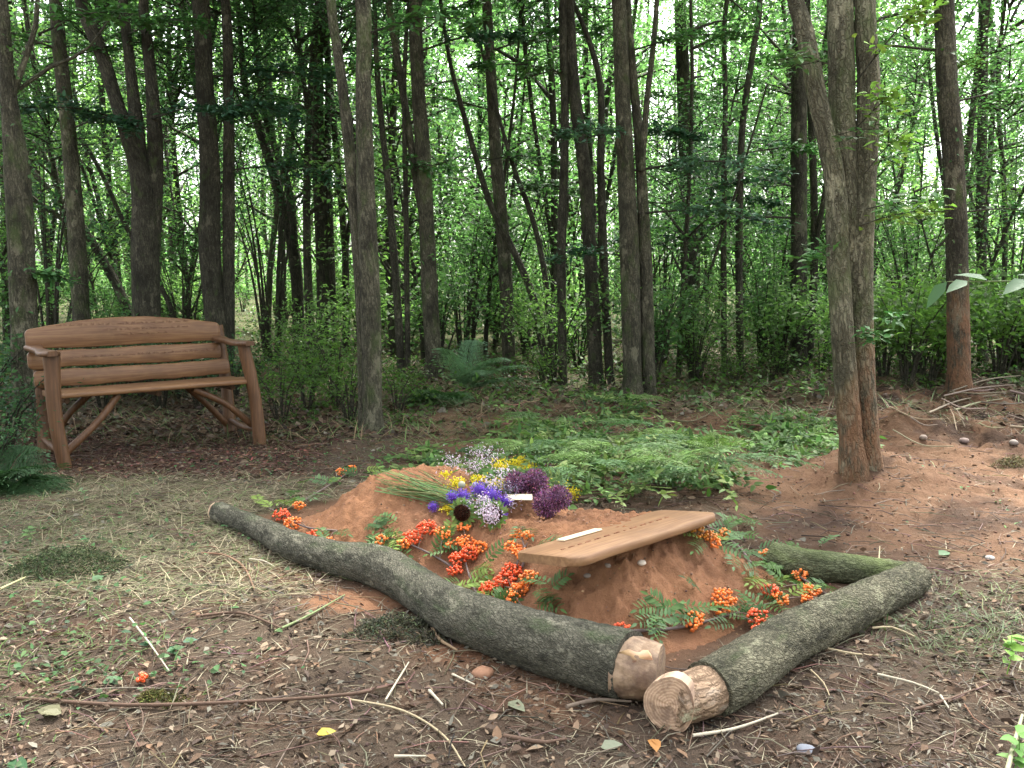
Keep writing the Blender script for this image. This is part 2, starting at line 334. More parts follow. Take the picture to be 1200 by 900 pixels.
# ------------------------------------------------------------------ ground
def zones(x, y):
    n = fbm(x * .9, y * .9, 0, 4, 101); n2 = fbm(x * 4, y * 4, 0, 4, 131); n3 = fbm(x * 14, y * 14, 0, 3, 161)
    litter = np.array([.084, .061, .043]); red = np.array([.150, .084, .050]); dark = np.array([.045, .030, .023]); hay = np.array([.115, .098, .062]); green = np.array([.05, .065, .022]); chip = np.array([.065, .034, .025])
    u, v = uv_of(x, y)
    def mx(c, k, t): return c * (1 - k[..., None]) + np.asarray(t)[None] * k[..., None]
    c = np.tile(litter, (x.size, 1)).reshape(x.shape + (3,))
    c = mx(c, ss(-.15, .3, n2) * .5, dark)
    kh = (1 - ss(-1.0, -.4, x + .4 * n)) * ss(3.0, 3.5, y + .5 * n) * (1 - ss(4.9, 5.5, y + .3 * n + .25 * x + .6)); c = mx(c, kh * .8, hay)
    kr = np.maximum(ss(.9, 1.5, x - .35 * (y - 3.6) * (y < 3.6) * -1 + .5 * n) * ss(3.1, 3.9, y + .6 * n), ss(4.6, 5.4, y + .6 * n) * ss(-1.2, -.4, x + .6 * n))
    kr = kr * (1 - ss(7.2, 8.4, y + 1.2 * n)) * (1 - .4 * (1 - ss(.2, 1.2, x + .5 * n)) * ss(-.2, .3, n2 + .3 * n)); c = mx(c, kr * .9, red)
    edge = np.exp(-((v + .16 + .1 * n) / .13) ** 2) * ss(.2, .6, u) * (1 - ss(2.2, 2.5, u)); c = mx(c, np.clip(edge * 1.0 + edge * n2, 0, 1) * .85, red)
    pc = PZ(415, 706); pt = np.exp(-((x - pc[0]) ** 2 / .07 + (y - pc[1]) ** 2 / .03)) + .7 * np.exp(-((x - pc[0] - .42) ** 2 / .05 + (y - pc[1] + .45) ** 2 / .02)); pt = ss(.35, .7, pt + .3 * n2); c = mx(c, pt * .9, (.24, .12, .066)); kr = np.maximum(kr, pt)
    ins = ss(-.1, .1, u) * (1 - ss(2.3, 2.5, u)) * ss(-.05, .05, v) * (1 - ss(1.25, 1.45, v)); c = mx(c, ins, red)
    c = mx(c, kr * ss(.05, .35, n2 + .25 * n3) * .6, dark)
    band = np.exp(-((y - 4.15 - .15 * n2) / .16) ** 2) * ss(1.0, 1.5, x); c = mx(c, band * .75 * ss(-.3, .2, n2), dark)
    c = mx(c, ss(2.0, 3.0, x + .3 * n) * ss(5.6, 6.4, y) * ss(-.35, .15, n2 + .4 * n3) * .8, dark)
    kc = ss(4.9, 5.3, y + .2 * n + .0 * x) * (1 - ss(6.9, 7.4, y)) * (1 - ss(-1.6, -1.1, x + .3 * n)); c = mx(c, kc * .85, chip)
    kg = ss(7.2, 9.5, y + 1.0 * n); c = mx(c, kg * .75, green)
    return c, kh, kr, kc
def axis(lo, hi, st, far):
    a = np.arange(lo, hi + st / 2, st); up = [hi]; s = st
    while up[-1] < far: s *= 1.22; up.append(up[-1] + s)
    dn = [lo]; s = st
    while dn[-1] > -far: s *= 1.22; dn.append(dn[-1] - s)
    return np.concatenate([np.array(dn[:0:-1]), a, np.array(up[1:])])
xs = axis(-3.8, 4.6, .022, 600); ys = axis(1.3, 8.6, .022, 600)
X, Y = np.meshgrid(xs, ys); Z = G(X, Y); nx, ny = len(xs), len(ys)
far = ss(60, 120, np.abs(X) + np.abs(Y)); Z = Z * (1 - far)
i = np.arange(ny - 1)[:, None] * nx; j = np.arange(nx - 1)[None]
q = np.stack([i + j, i + j + 1, i + nx + j + 1, i + nx + j], -1).reshape(-1, 4)
gc, _, _, _ = zones(X.ravel(), Y.ravel())
mb = MB(); mb.add(np.stack([X, Y, Z], -1), q, gc); tag(mb.build('ground', M_soil), kind='structure')
# mound
gu, gv = np.meshgrid(np.linspace(-.25, 2.6, 330), np.linspace(-.25, 1.55, 210))
X = GO[0] + gu * AX[0] + gv * VX[0]; Y = GO[1] + gu * AX[1] + gv * VX[1]; Z = MS(X, Y) + .006 * fbm(X * 90, Y * 90, 0, 2, 7); Z = np.where(Z < G(X, Y) - .004, G(X, Y) - .03, Z)
i = np.arange(209)[:, None] * 330; j = np.arange(329)[None]; q = np.stack([i + j, i + 330 + j, i + 330 + j + 1, i + j + 1], -1).reshape(-1, 4)
n2 = fbm(X * 5, Y * 5, 0, 4, 77).ravel(); k = ss(.0, .4, n2)[:, None]
mc = np.array([.32, .158, .084])[None] * (1 - .35 * k) + np.array([.19, .095, .06])[None] * .35 * k
o0 = np.array([*xy_of(1.2, .6), 0]); mb = MB(); mb.add(np.stack([X, Y, Z], -1), q[:, ::-1], mc)
mo = mb.build('earth_mound', M_soil, origin=o0); mo.location = o0
tag(mo, 'long low heap of bare reddish sandy earth framed by three logs', 'earth mound')

ico_v, ico_f = None, None
def ico():
    global ico_v, ico_f
    if ico_v is None:
        import bmesh; b = bmesh.new(); bmesh.ops.create_icosphere(b, subdivisions=2, radius=1); ico_v = np.array([v.co[:] for v in b.verts]); ico_f = np.array([[v.index for v in f.verts] for f in b.faces]); b.free()
    return ico_v, ico_f
def balls(mb, pos, r, col, squash=1.0):
    v, f = ico(); n = len(pos); r = np.broadcast_to(r, (n,)); vv = pos[:, None] + v[None] * r[:, None, None] * np.array([1, 1, squash])
    ff = (f[None] + (np.arange(n) * len(v))[:, None, None]).reshape(-1, 3); mb.add(vv.reshape(-1, 3), ff, np.repeat(np.broadcast_to(col, (n, 3)), len(v), 0))
# ------------------------------------------------------------------ logs
def barkdisp(amp, fs=1.0):
    def f(b):
        x, y, z = b[..., 0], b[..., 1], b[..., 2]
        return amp * (1.6 * fbm(x * 9 * fs, y * 9 * fs, z * 3 * fs, 3, 5) + 1.0 * fbm(x * 80 * fs, y * 80 * fs, z * 45 * fs, 3, 6))
    return f
def logthing(name, label, pix, rads, mats, seg=72, step=.008, disp=.006):
    pts = [PZ(px, py, r + G(*PZ(px, py, r)[:2]) - .008) for (px, py), r in zip(pix, rads)]
    base = pts[len(pts) // 2].copy(); base[2] = 0
    t = thing(name, label, 'log', base)
    return t, np.array(pts), base
tA, pA, bA = logthing('fallen_log', 'long thick crooked grey-green log bounding the front of the mound', [(256, 600), (300, 618), (345, 640), (400, 655), (445, 664), (480, 684), (530, 716), (600, 742), (680, 764), (738, 780)], [.046, .052, .060, .068, .074, .076, .080, .088, .094, .097], None)
mb = MB(); tube(mb, pA, [.046, .052, .060, .068, .078, .076, .080, .088, .094, .097], 72, .008, barkdisp(.006)); mb.build('bark', M_log, tA, bA)
d0 = nrm(pA[0] - pA[1]); mb = MB(); tube(mb, [pA[0] + d0 * .002, pA[0] + d0 * .014], [.047, .045], 40, .012, barkdisp(.003)); mb.build('cut_end', M_end, tA, bA)
# near end of log A: bare heartwood stub, cut obliquely, with a torn splinter on top
e = pA[-1]; dE = nrm(np.array([.94, -.34, -.02])); mb = MB()
e = e + [.0, 0, -.006]; st = [e - dE * .04, e + dE * .035, e + dE * .085]
tube(mb, st, [.090, .086, .078], 56, .006, barkdisp(.006)); mb.build('cut_end', M_endd, tA, bA)
mb = MB(); v_, f_ = ico(); sv = nrm(np.cross([0, 0, 1.], dE)); rg = (1 + .9 * fbm(v_[:, 0] * 1.2, v_[:, 1] * 6, v_[:, 2] * 6, 3, 31))[:, None]
a0 = e + dE * .012 + np.array([.0, -.040, .052]); vv = v_ * rg; mb.add(a0 + vv[:, :1] * dE * .048 + vv[:, 1:2] * sv * .034 + vv[:, 2:] * np.array([0, 0, 1.]) * .024, f_, jit((.42, .26, .14), len(v_), .3))
mb.build('splinter', M_split, tA, bA)
kn = pA[6] + np.array([0, -.02, .078])
for c_ in (2, 4, 7):
    mb = MB(); tube(mb, [pA[c_] + [0, -.03, .0], pA[c_] + [0.005, -.075 - .003 * c_, .03]], [.026, .016], 14, .006, barkdisp(.004)); mb.build('knot', M_log, tA, bA)
tB, pB, bB = logthing('fallen_log', 'short straight log with grey bark and pale sawn end at the foot of the mound', [(786, 824), (822, 812), (860, 792), (920, 752), (1000, 712), (1072, 678)], [.075, .074, .074, .073, .068, .056], None)
mb = MB(); tube(mb, [pB[1] + nrm(pB[2] - pB[1]) * .03] + list(pB[2:]), [.078, .078, .077, .071, .060], 72, .008, barkdisp(.0065, 1.1)); mb.build('bark', M_log2, tB, bB)
dB = nrm(pB[0] - pB[1]); mb = MB(); tube(mb, [pB[2], pB[1], pB[0]], [.068, .066, .062], 56, .008, barkdisp(.004)); mb.build('peeled_section', M_bare, tB, bB)
mb = MB(); ce = pB[0]; nE = nrm(np.array([-.45, -.86, -.02])); aE = nrm(np.cross(nE, [0, 0, 1.])); uE = np.cross(aE, nE)
rr = np.linspace(0, 1, 12)[:, None]; th = np.linspace(0, 2 * math.pi, 57)[None, :-1]
wob = 1 + .05 * np.cos(th * 2 + 1) + .04 * np.cos(th * 3)
pp = ce + nE * .012 + aE * (np.cos(th) * rr * wob)[..., None] * .066 + uE * (np.sin(th) * rr * wob)[..., None] * .080 + nE * (.004 * fbm(np.cos(th) * rr * 6, np.sin(th) * rr * 20, 0, 3, 2))[..., None]
bb = np.stack([np.cos(th) * rr * .07, np.sin(th) * rr * .07, th * 0 + rr * 0], -1)
i = np.arange(11)[:, None] * 56; j = np.arange(56)[None]; q = np.stack([i + j, i + 56 + j, i + 56 + (j + 1) % 56, i + (j + 1) % 56], -1).reshape(-1, 4)
mb.add(pp.reshape(-1, 3), q, bco=bb.reshape(-1, 3)); ring = pp[-1]; ring2 = ring - nE * .035; ring2 = ce - nE * .03 + (ring2 - ring2.mean(0)) * .97
mb.add(np.vstack([ring, ring2]), np.stack([np.arange(56), 56 + np.arange(56), 56 + (np.arange(56) + 1) % 56, (np.arange(56) + 1) % 56], -1), bco=np.vstack([bb[-1], bb[-1]]))
mb.build('cut_end', M_end, tB, bB)
tG, pG, bG = logthing('fallen_log', 'short log covered in bright green algae behind the foot of the mound', [(1062, 674), (1010, 668), (950, 662), (905, 653)], [.050, .056, .060, .058], None)
mb = MB(); tube(mb, pG, [.050, .056, .062, .058], 56, .01, barkdisp(.007)); mb.build('bark', M_logg, tG, bG)

# ------------------------------------------------------------------ bench
FL = PH(77, 549); FR = PH(305, 520); ex = nrm(np.array([FR[0] - FL[0], FR[1] - FL[1], 0])); BW = np.linalg.norm((FR - FL)[:2])
ang = math.atan2(ex[1], ex[0]); bench = thing('garden_bench', 'rustic brown wooden bench with live-edge slats standing among the trees', 'bench', (FL[0], FL[1], min(FL[2], FR[2]) - .01), ang)
BD = .50
def leg(p0, p1, r0, r1, name='leg', bend=.012):
    mb = MB(); m = (np.array(p0) + p1) / 2 + [bend, 0, 0]
    tube(mb, [p0, m, p1], [r0, (r0 + r1) / 2 * .97, r1], 18, .03, barkdisp(.0035, .8)); return mb.build(name, M_leg, bench)
leg([0.0, 0, -.02], [-.035, .02, .70], .038, .047, bend=-.02); leg([BW, 0, -.02], [BW - .085, .02, .70], .043, .041, bend=.02)
leg([-.02, BD, -.02], [-.02, BD + .08, .78], .045, .036); leg([BW - .02, BD, -.02], [BW - .05, BD + .10, .80], .045, .036)
def board(name, x0, x1, lo, hi, yf, t, n=60, rc=.03, mat=M_bench, horiz=False, parent=bench):
    x = np.linspace(0, 1, n); x = .5 - .5 * np.cos(x * math.pi); X_ = x0 + (x1 - x0) * x
    e_ = np.minimum(X_ - x0, x1 - X_); ins = rc - np.sqrt(np.maximum(0, rc ** 2 - (rc - np.minimum(e_, rc)) ** 2))
    rings = []
    for k in range(n):
        a, b = lo(X_[k]) + ins[k], hi(X_[k]) - ins[k]; c = min(.006, (b - a) * .2); y0, y1 = yf(0), yf(0) + t
        pr = [(a + c, 0), (a, c), (a, t - c), (a + c, t), (b - c, t), (b, t - c), (b, c), (b - c, 0)]
        if horiz: rings.append([(X_[k], p, yf(0) + s) for p, s in pr])
        else: rings.append([(X_[k], yf(p) + s, p) for p, s in pr])
    mb = MB(); loft(mb, rings); o = mb.build(name, mat, parent, smooth=False); return o
yb = lambda z: BD - .045 + (z - .45) * .22
w = lambda x, s, a=.006: .6 * a * float(vn(x * 6, s * 7.3)) + a * .5 * float(vn(x * 17, s * 3.1))
s1 = board('back_slat', -.085, BW - .06, lambda x: .698 + w(x, 1), lambda x: .822 + .065 * math.sin(math.pi * min(1, max(0, (x + .085) / (BW + .025)))) + w(x, 2, .004), yb, .028, rc=.03)
s2 = board('back_slat', -.085, BW - .07, lambda x: .574 + w(x, 3, .008), lambda x: .684 + w(x, 4, .007), yb, .028)
s3 = board('back_slat', -.06, BW - .02, lambda x: .455 + w(x, 5, .012), lambda x: .562 + w(x, 6, .008), yb, .028)
board('seat', -.03, BW - .02, lambda x: .00 + w(x, 7), lambda x: .20, lambda z: .435, .030, horiz=True); board('seat', -.03, BW - .02, lambda x: .215, lambda x: BD - .06 + w(x, 8), lambda z: .415, .030, horiz=True)
for xx in (-.045, BW - .075):
    mb = MB(); r_ = []
    for k, y_ in enumerate(np.linspace(-.07, BD + .07, 16)):
        hw = .045 + .014 * math.sin(k * .5); hw *= .62 if k in (0, 15) else 1; z_ = .70 - .012 * math.sin(k / 15 * math.pi)
        r_.append([(xx - hw, y_, z_), (xx + hw, y_, z_), (xx + hw, y_, z_ + .022), (xx + hw * .8, y_, z_ + .03), (xx - hw * .8, y_, z_ + .03), (xx - hw, y_, z_ + .022)])
    loft(mb, r_); mb.build('armrest', M_leg, bench, smooth=False)
for a, b, c in (([.02, .06, .10], [.20, .05, .26], [.34, .06, .425]), ([.0, BD, .06], [.12, BD - .06, .27], [.26, BD - .12, .42]), ([BW - .02, .08, .14], [BW - .2, .07, .30], [BW - .42, .06, .425]), ([BW - .04, BD, .08], [BW - .2, BD - .05, .25], [BW - .38, BD - .12, .42]), ([BW, .0, .12], [BW - .01, BD / 2, .10], [BW - .02, BD, .12]), ([0, .0, .12], [-.01, BD / 2, .10], [-.02, BD, .12])):
    mb = MB(); tube(mb, [a, b, c], [.024, .021, .022], 12, .03, barkdisp(.003)); mb.build('brace', M_leg, bench)
for xx in (.06, BW / 2, BW - .12):
    mb = MB(); tube(mb, [[xx, .15, .40], [xx, BD, .385]], [.018, .018], 10, .1); mb.build('rail', M_leg, bench)
def script_marks(name, parent, lines, z0, fy, hgt, mat):     # worn, unreadable carved lettering
    mb = MB()
    for (xa, xb, z) in lines:
        x = xa
        while x < xb:
            L = random.uniform(.02, .05); p = []; k = 0
            while k * .0035 < L:
                tall = 1.0 if random.random() < .25 else .5
                p.append((x + k * .0035 + random.uniform(-.001, .001), z + (hgt * tall if k % 2 else 0)));  k += 1
            if len(p) > 2:
                tube(mb, [[a, fy(b) - .0006, b] for a, b in p], .0011, 3, None, col=(.12, .05, .03))
            x += L + .012
    return mb.build(name, mat, parent)
script_marks('carved_lettering', s1, [(.10, BW - .30, .838), (.38, BW - .32, .800), (.45, BW - .42, .765)], 0, yb, .016, M_twig)
script_marks('carved_lettering', s2, [(.12, BW - .05, .630)], 0, yb, .016, M_twig)

# ------------------------------------------------------------------ plank, strip
c4 = [PZ(651, 658, .305), PZ(838, 604, .30), PZ(779, 594, .262), PZ(625, 644, .262)]
def plank():
    a, b, c, d = [np.array(p) for p in c4]; o = (a + b + c + d) / 4; ux = nrm(((b - a) + (c - d))); uy = nrm((d - a) + (c - b)); uy = nrm(uy - ux * np.dot(ux, uy)); uz = np.cross(ux, uy)
    from mathutils import Matrix
    L = (np.linalg.norm(b - a) + np.linalg.norm(c - d)) / 2
    Wd = (np.linalg.norm(d - a) + np.linalg.norm(c - b)) / 2
    ob = None; mb = MB(); n = 50; x = .5 - .5 * np.cos(np.linspace(0, 1, n) * math.pi); r = []; t = .030
    for k in range(n):
        X_ = -L / 2 + L * x[k]; e_ = min(X_ + L / 2, L / 2 - X_); rc = .05; ins = rc - math.sqrt(max(0, rc ** 2 - (rc - min(e_, rc)) ** 2))
        lo = -Wd / 2 + ins + .008 * float(vn(X_ * 5, 3)) - .012 * math.cos(X_ * 3.4); hi = Wd / 2 - ins * .6 + .006 * float(vn(X_ * 6, 9)); c = .004
        r.append([(X_, lo + .006, -t), (X_, lo, -t + c), (X_, lo + .001, -c), (X_, lo + c, 0), (X_, hi - c, 0), (X_, hi, -c), (X_, hi, -t + c), (X_, hi - c, -t)])
    loft(mb, r); ob = mb.build('oak_plank', M_plank, smooth=False)
    m = Matrix([[ux[0], uy[0], uz[0], o[0]], [ux[1], uy[1], uz[1], o[1]], [ux[2], uy[2], uz[2], o[2]], [0, 0, 0, 1]]); ob.matrix_world = m
    tag(ob, 'smooth pale brown wooden memorial plank with rounded end lying across the mound', 'plank')
    mb = MB(); xx = -L * .40
    while xx < L * .36:
        ln = random.uniform(.02, .05); p = [(xx + k * .0045, -.005 + (.013 if k % 2 else 0) * random.uniform(.5, 1.2)) for k in range(int(ln / .0045))]
        if len(p) > 2: tube(mb, [[q_[0], q_[1], .0012] for q_ in p], .0011, 3, None, col=(.34, .16, .10))
        xx += ln + .012
    mb.build('carved_lettering', M_twig, ob)
    mb = MB(); hx = .095; hy = .018; q_ = -.10
    loft(mb, [[(x_, -hy, .002), (x_, hy, .002), (x_, hy, .007), (x_, -hy, .007)] for x_ in (-hx, hx)], col=(.80, .72, .52))
    st = mb.build('wooden_strip', M_card, smooth=False)
    from mathutils import Matrix as Mx
    st.matrix_world = m @ Mx.Translation((-L * .14, Wd * .36, .0)) @ Mx.Rotation(-.03, 4, 'Z'); tag(st, 'narrow cream strip lying on the back edge of the plank', 'strip')
plank()

# ------------------------------------------------------------------ foliage helpers
def pinnate(mb, base, d, n_, L, npair, ll, lw, col, arch=.3, kind='o', taper=.35, stemr=.0012, ang=1.05, mi=0):
    d = nrm(d); s = nrm(np.cross(d, n_)); up = np.cross(s, d)
    t = np.linspace(0, 1, npair + 2); p = base + d * (t * L)[:, None] - np.array([0, 0, 1.]) * (arch * L * t ** 2)[:, None]
    tg = nrm(np.gradient(p, axis=0)); tube(mb, p, np.linspace(stemr, stemr * .4, len(p)), 3, None, cap=False, col=np.asarray(col) * .9, mi=mi)
    P_, D_, NN, LL, WW = [], [], [], [], []
    for k in range(1, npair + 1):
        f = t[k]; sz = .6 + .4 * math.sin(math.pi * min(1, f * .85 + .1)) if taper == .35 else max(.15, (1 - f) ** .8 + .1)
        for sg in (-1, 1):
            P_.append(p[k]); D_.append(tg[k] * math.cos(ang) + s * sg * math.sin(ang) + up * .1); NN.append(up); LL.append(ll * sz); WW.append(lw * min(1, sz * 1.1))
    P_.append(p[-1]); D_.append(tg[-1]); NN.append(up); LL.append(ll * .8); WW.append(lw)
    P_ = np.array(P_); m = len(P_)
    leaves(mb, P_, np.array(D_) + N(size=(m, 3)) * .06, np.array(NN) + N(size=(m, 3)) * .18, np.array(LL) * U(.85, 1.1, m), np.array(WW), jit(col, m, .12), kind, .12, mi)
def fern(mb, base, d, L, col, n_pinna=17, arch=.45, width=.32, side=None):
    d = nrm(d); up = np.array([0, 0, 1.]); s = nrm(np.cross(d, up)) if side is None else side; t = np.linspace(0, 1, n_pinna + 3)
    p = base + d * (t * L)[:, None] - up * (arch * L * t ** 2)[:, None]; tg = nrm(np.gradient(p, axis=0))
    tube(mb, p, np.linspace(.003, .001, len(p)), 4, None, cap=False, col=np.asarray(col) * 1.1)
    for k in range(2, n_pinna + 3):
        f = t[k]; sz = width * max(.05, (1 - f) ** .75) * (1 if f > .22 else .75)
        for sg in (-1, 1):
            dd = tg[k] * .35 + s * sg + N(size=3) * .06; pinnate(mb, p[k], dd, np.cross(s, tg[k]) + N(size=3) * .1, sz, max(4, int(sz / .016)), .055 * sz / .3 + .012, .010, np.asarray(col) * U(.8, 1.2), .15, 'q', .5, .0008, 1.2)

# ------------------------------------------------------------------ rowan sprays
OR, RD = (.80, .20, .03), (.74, .10, .025)
def cluster(root, base, c, col, rx=.036, n=48):
    n = int(n * 1.35); rx = rx * 1.28; mb = MB(); d = rdir(n); p = c + d * np.array([rx, rx, rx * .66]) * (U(.35, 1, n) ** .5)[:, None]; balls(mb, p, U(.0044, .0058, n), jit(col, n, .14))
    for k in range(0, n, 3): tube(mb, [c - [0, 0, .02], p[k]], .0008, 3, None, cap=False, col=(.12, .10, .04))
    mb.build('berry_cluster', M_berry, root, base)
def rowan(label, stem, clusters, lv, stemr=.004, group='rowan sprays laid on the mound', off=.025):
    P_ = [PH(x, y, off if k else .01) for k, (x, y) in enumerate(stem)]; base = P_[0]; root = thing('rowan_branch', label, 'rowan branch', base, 0, group)
    mb = MB(); tube(mb, P_, np.linspace(stemr * 1.3, stemr * .6, len(P_)), 8, .02, col=(.16, .12, .11))
    cs = []
    for cx, cy, rx, n, c in clusters:
        p = PH(cx, cy, off + .012); cs.append(p); q_ = min(P_, key=lambda a: np.linalg.norm(a - p)); tube(mb, [q_, (q_ + p) / 2 + [0, 0, .015], p], [.0022, .0018, .0012], 5, .02, col=(.17, .12, .09))
        cluster(root, base, p, c, rx, n)
    mb.build('stem', M_twig, root, base)
    for (lx, ly, dx, dy, L, c) in lv:
        p = PH(lx, ly, off); q_ = PH(lx + dx, ly + dy, off + .02); dd = q_ - p; dd[2] += .3 * np.linalg.norm(dd)
        if np.linalg.norm(dd) > .6: dd = np.array([dx, -dy * .5, 5.])
        mb = MB(); pinnate(mb, p, dd, np.array([0, -.45, 1.]) + N(size=3) * .25, L, 6, .040, .0125, c, .25); mb.build('leaf', M_near, root, base)
g1, g2, g3, g4 = (.085, .16, .045), (.19, .27, .06), (.12, .20, .09), (.055, .11, .035)
def lrand(cx, cy, sx, sy, n, cols=(g1, g1, g4, g2)):
    r = []
    for k in range(n):
        a = random.uniform(0, 6.28); r.append((cx + random.uniform(-sx, sx), cy + random.uniform(-sy, sy), 30 * math.cos(a), 16 * math.sin(a), random.uniform(.09, .14), random.choice(cols)))
    return r
rowan('rowan spray with orange-red berries spilling over the far end of the long log', [(395, 622), (360, 618), (330, 603), (305, 590)], [(330, 603, .032, 50, RD), (343, 613, .034, 55, OR), (368, 628, .030, 45, RD), (350, 592, .026, 34, OR), (385, 634, .02, 20, OR)], lrand(325, 592, 26, 10, 7, (g2, g2, g1)) + lrand(385, 630, 15, 8, 3))
rowan('rowan spray with one orange berry cluster lying at the far left tip of the mound', [(350, 590), (380, 572), (405, 556)], [(400, 553, .026, 34, OR), (412, 549, .022, 26, OR)], lrand(370, 574, 26, 12, 8, (g3, g2, g1)) + lrand(430, 556, 16, 6, 4))
rowan('rowan spray with dense red-orange berries below the sunflowers', [(535, 668), (515, 655), (490, 642), (470, 634), (445, 628)], [(500, 618, .034, 60, RD), (483, 630, .032, 55, RD), (474, 637, .024, 30, OR), (520, 624, .030, 45, OR), (527, 638, .022, 25, OR), (447, 633, .024, 28, OR)], lrand(445, 622, 24, 10, 9) + lrand(450, 645, 18, 8, 4) + lrand(520, 650, 14, 12, 4))
rowan('rowan spray with a trailing chain of orange-red berries between log and mound', [(560, 700), (552, 680), (545, 655), (545, 635)], [(545, 635, .032, 50, OR), (552, 648, .032, 55, RD), (537, 655, .030, 48, RD), (562, 641, .026, 34, OR), (533, 668, .024, 30, RD), (543, 618, .022, 24, OR)], lrand(545, 690, 16, 12, 7, (g2, g2, g1)) + lrand(560, 660, 14, 10, 3))
rowan('rowan spray with thick red berry bunches beside the left end of the plank', [(612, 712), (600, 690), (606, 660), (618, 636)], [(575, 692, .036, 70, RD), (592, 680, .036, 68, RD), (600, 668, .030, 50, RD), (608, 690, .028, 40, OR), (620, 676, .028, 38, OR), (600, 700, .024, 30, OR)], lrand(600, 712, 28, 8, 8, (g1, g4)) + lrand(636, 688, 10, 8, 3, (g1,)) )
rowan('upright rowan sprig with orange berries leaning over the plank end', [(612, 664), (616, 650), (612, 632)], [(606, 626, .022, 28, OR), (601, 640, .024, 32, OR), (610, 648, .024, 32, OR), (618, 628, .018, 16, OR)], lrand(612, 618, 5, 5, 2) + [(628, 640, 30, -6, .12, g3), (640, 642, 18, -10, .09, g3)], off=.05)
rowan('bare-stemmed rowan branch with small berry clusters along the foot of the mound', [(733, 740), (790, 736), (850, 722), (905, 706), (930, 700)], [(729, 736, .020, 22, RD), (815, 724, .026, 36, OR), (812, 733, .02, 18, OR), (848, 700, .036, 62, OR), (845, 712, .026, 30, OR), (888, 724, .034, 55, RD), (893, 734, .026, 30, RD)], lrand(765, 726, 14, 9, 5, (g3, g1)) + lrand(790, 712, 18, 7, 3, (g1,)) + lrand(830, 710, 12, 18, 4) + lrand(880, 722, 20, 14, 9, (g4, g1)), .005)
rowan('rowan spray with hanging orange berries in front of the green log', [(985, 706), (955, 688), (925, 668), (895, 655), (870, 645)], [(897, 650, .024, 30, OR), (932, 664, .028, 38, OR), (938, 674, .024, 26, OR), (949, 692, .030, 42, OR), (903, 692, .028, 40, RD), (914, 702, .026, 32, OR), (946, 703, .02, 18, OR)], lrand(920, 690, 26, 16, 10) + lrand(900, 665, 20, 10, 7, (g3, g1)) + lrand(965, 692, 10, 6, 2) + lrand(925, 655, 18, 6, 5, (g3, g1)) + [(960, 640, 26, -16, .14, g3)])
rowan('rowan spray with yellow-orange berries behind the right end of the plank', [(880, 660), (865, 640), (845, 625), (825, 615)], [(820, 623, .026, 36, (.60, .22, .03)), (832, 628, .022, 26, (.60, .20, .03)), (848, 625, .026, 34, (.60, .2, .03)), (838, 636, .02, 20, OR)], lrand(850, 628, 26, 10, 12, (g3, g1, g2)) + lrand(870, 645, 20, 8, 6, (g3, g4)) + lrand(860, 610, 15, 8, 5, (g2, g3)))
r_ = PH(166, 798, .01); root = thing('berry_sprig', 'small orange berry cluster dropped alone on the litter at left', 'berries', r_); cluster(root, r_, r_ + [0, 0, .012], RD, .013, 12)
mb = MB(); tube(mb, [r_, r_ + [.03, .01, .01]], .001, 4, None, col=(.1, .08, .03)); mb.build('stem', M_twig, root, r_)

# ------------------------------------------------------------------ bouquet
bq = PH(560, 600); bouquet = thing('flower_bouquet', 'mixed bouquet of sunflowers, purple alliums, asters and yellow goldenrod on the mound', 'bouquet', bq)
BP = lambda x, y, o: PH(x, y, o)
mb = MB(); hub = BP(560, 600, .07)
for k in range(75):
    a = BP(438 + U(0, 60), 550 + U(0, 30), U(.01, .06)); b = hub + np.array([U(-.05, .10), U(-.02, .12), U(-.02, .04)]); m = (a + b) / 2 + N(size=3) * .012
    tube(mb, [a, m, b], U(.0010, .0022), 5, .06, col=jit((.20, .27, .11), 1, .35)[0])
mb.build('stems', M_near, bouquet, bq)
mb = MB()
n = 260; p = hub + N(size=(n, 3)) * np.array([.10, .06, .022]) + [.02, 0, -.01]; p = p + (BP(590, 560, .07) - hub); leaves(mb, p, rdir(n, .4), rdir(n), U(.03, .07, n), U(.010, .022, n), jit((.10, .17, .06), n, .3), 'o'); mb.build('foliage', M_near, bouquet, bq)
def sunflower(px, py, r=.042, face=(-.25, -1, .25)):
    c = BP(px, py, .075); nn = nrm(np.array(face)); a = nrm(np.cross(nn, [0, 0, 1.])); b = np.cross(a, nn); mb = MB(); tube(mb, [c - nn * .008, c + nn * .001], [r * .96, r * .96], 24, None, col=(.055, .022, .014))
    n = 420; k = np.arange(n); th = k * 2.39996; rr = np.sqrt(k / n) * r; p = c + a * (np.cos(th) * rr)[:, None] + b * (np.sin(th) * rr)[:, None] + nn * (.012 * (1 - (rr / r) ** 2) * 1.0)[:, None]
    leaves(mb, p, np.tile(nn, (n, 1)) + N(size=(n, 3)) * .2, np.tile(a, (n, 1)), .010, .005, jit((.10, .042, .025), n, .6), 'q'); o = mb.build('sunflower_head', M_petal, bouquet, bq)
    mb = MB(); n = 90; th = U(0, 6.28, n); d = a * np.cos(th)[:, None] + b * np.sin(th)[:, None]
    leaves(mb, c + d * (r * .98) - nn * .008, d + nn * U(-.3, .3, n)[:, None], np.tile(nn, (n, 1)), U(.018, .036, n), .010, jit((.15, .24, .07), n, .25), 'o'); mb.build('sepals', M_near, o, bq)
    tube(mb := MB(), [c - nn * .004, c - nn * .03], [r * .95, .012], 20, None, col=(.08, .13, .04)); mb.build('flower_base', M_near, o, bq)
sunflower(541, 601, .034, (-.35, -1, .15)); sunflower(577, 603, .038, (.15, -1, .1))
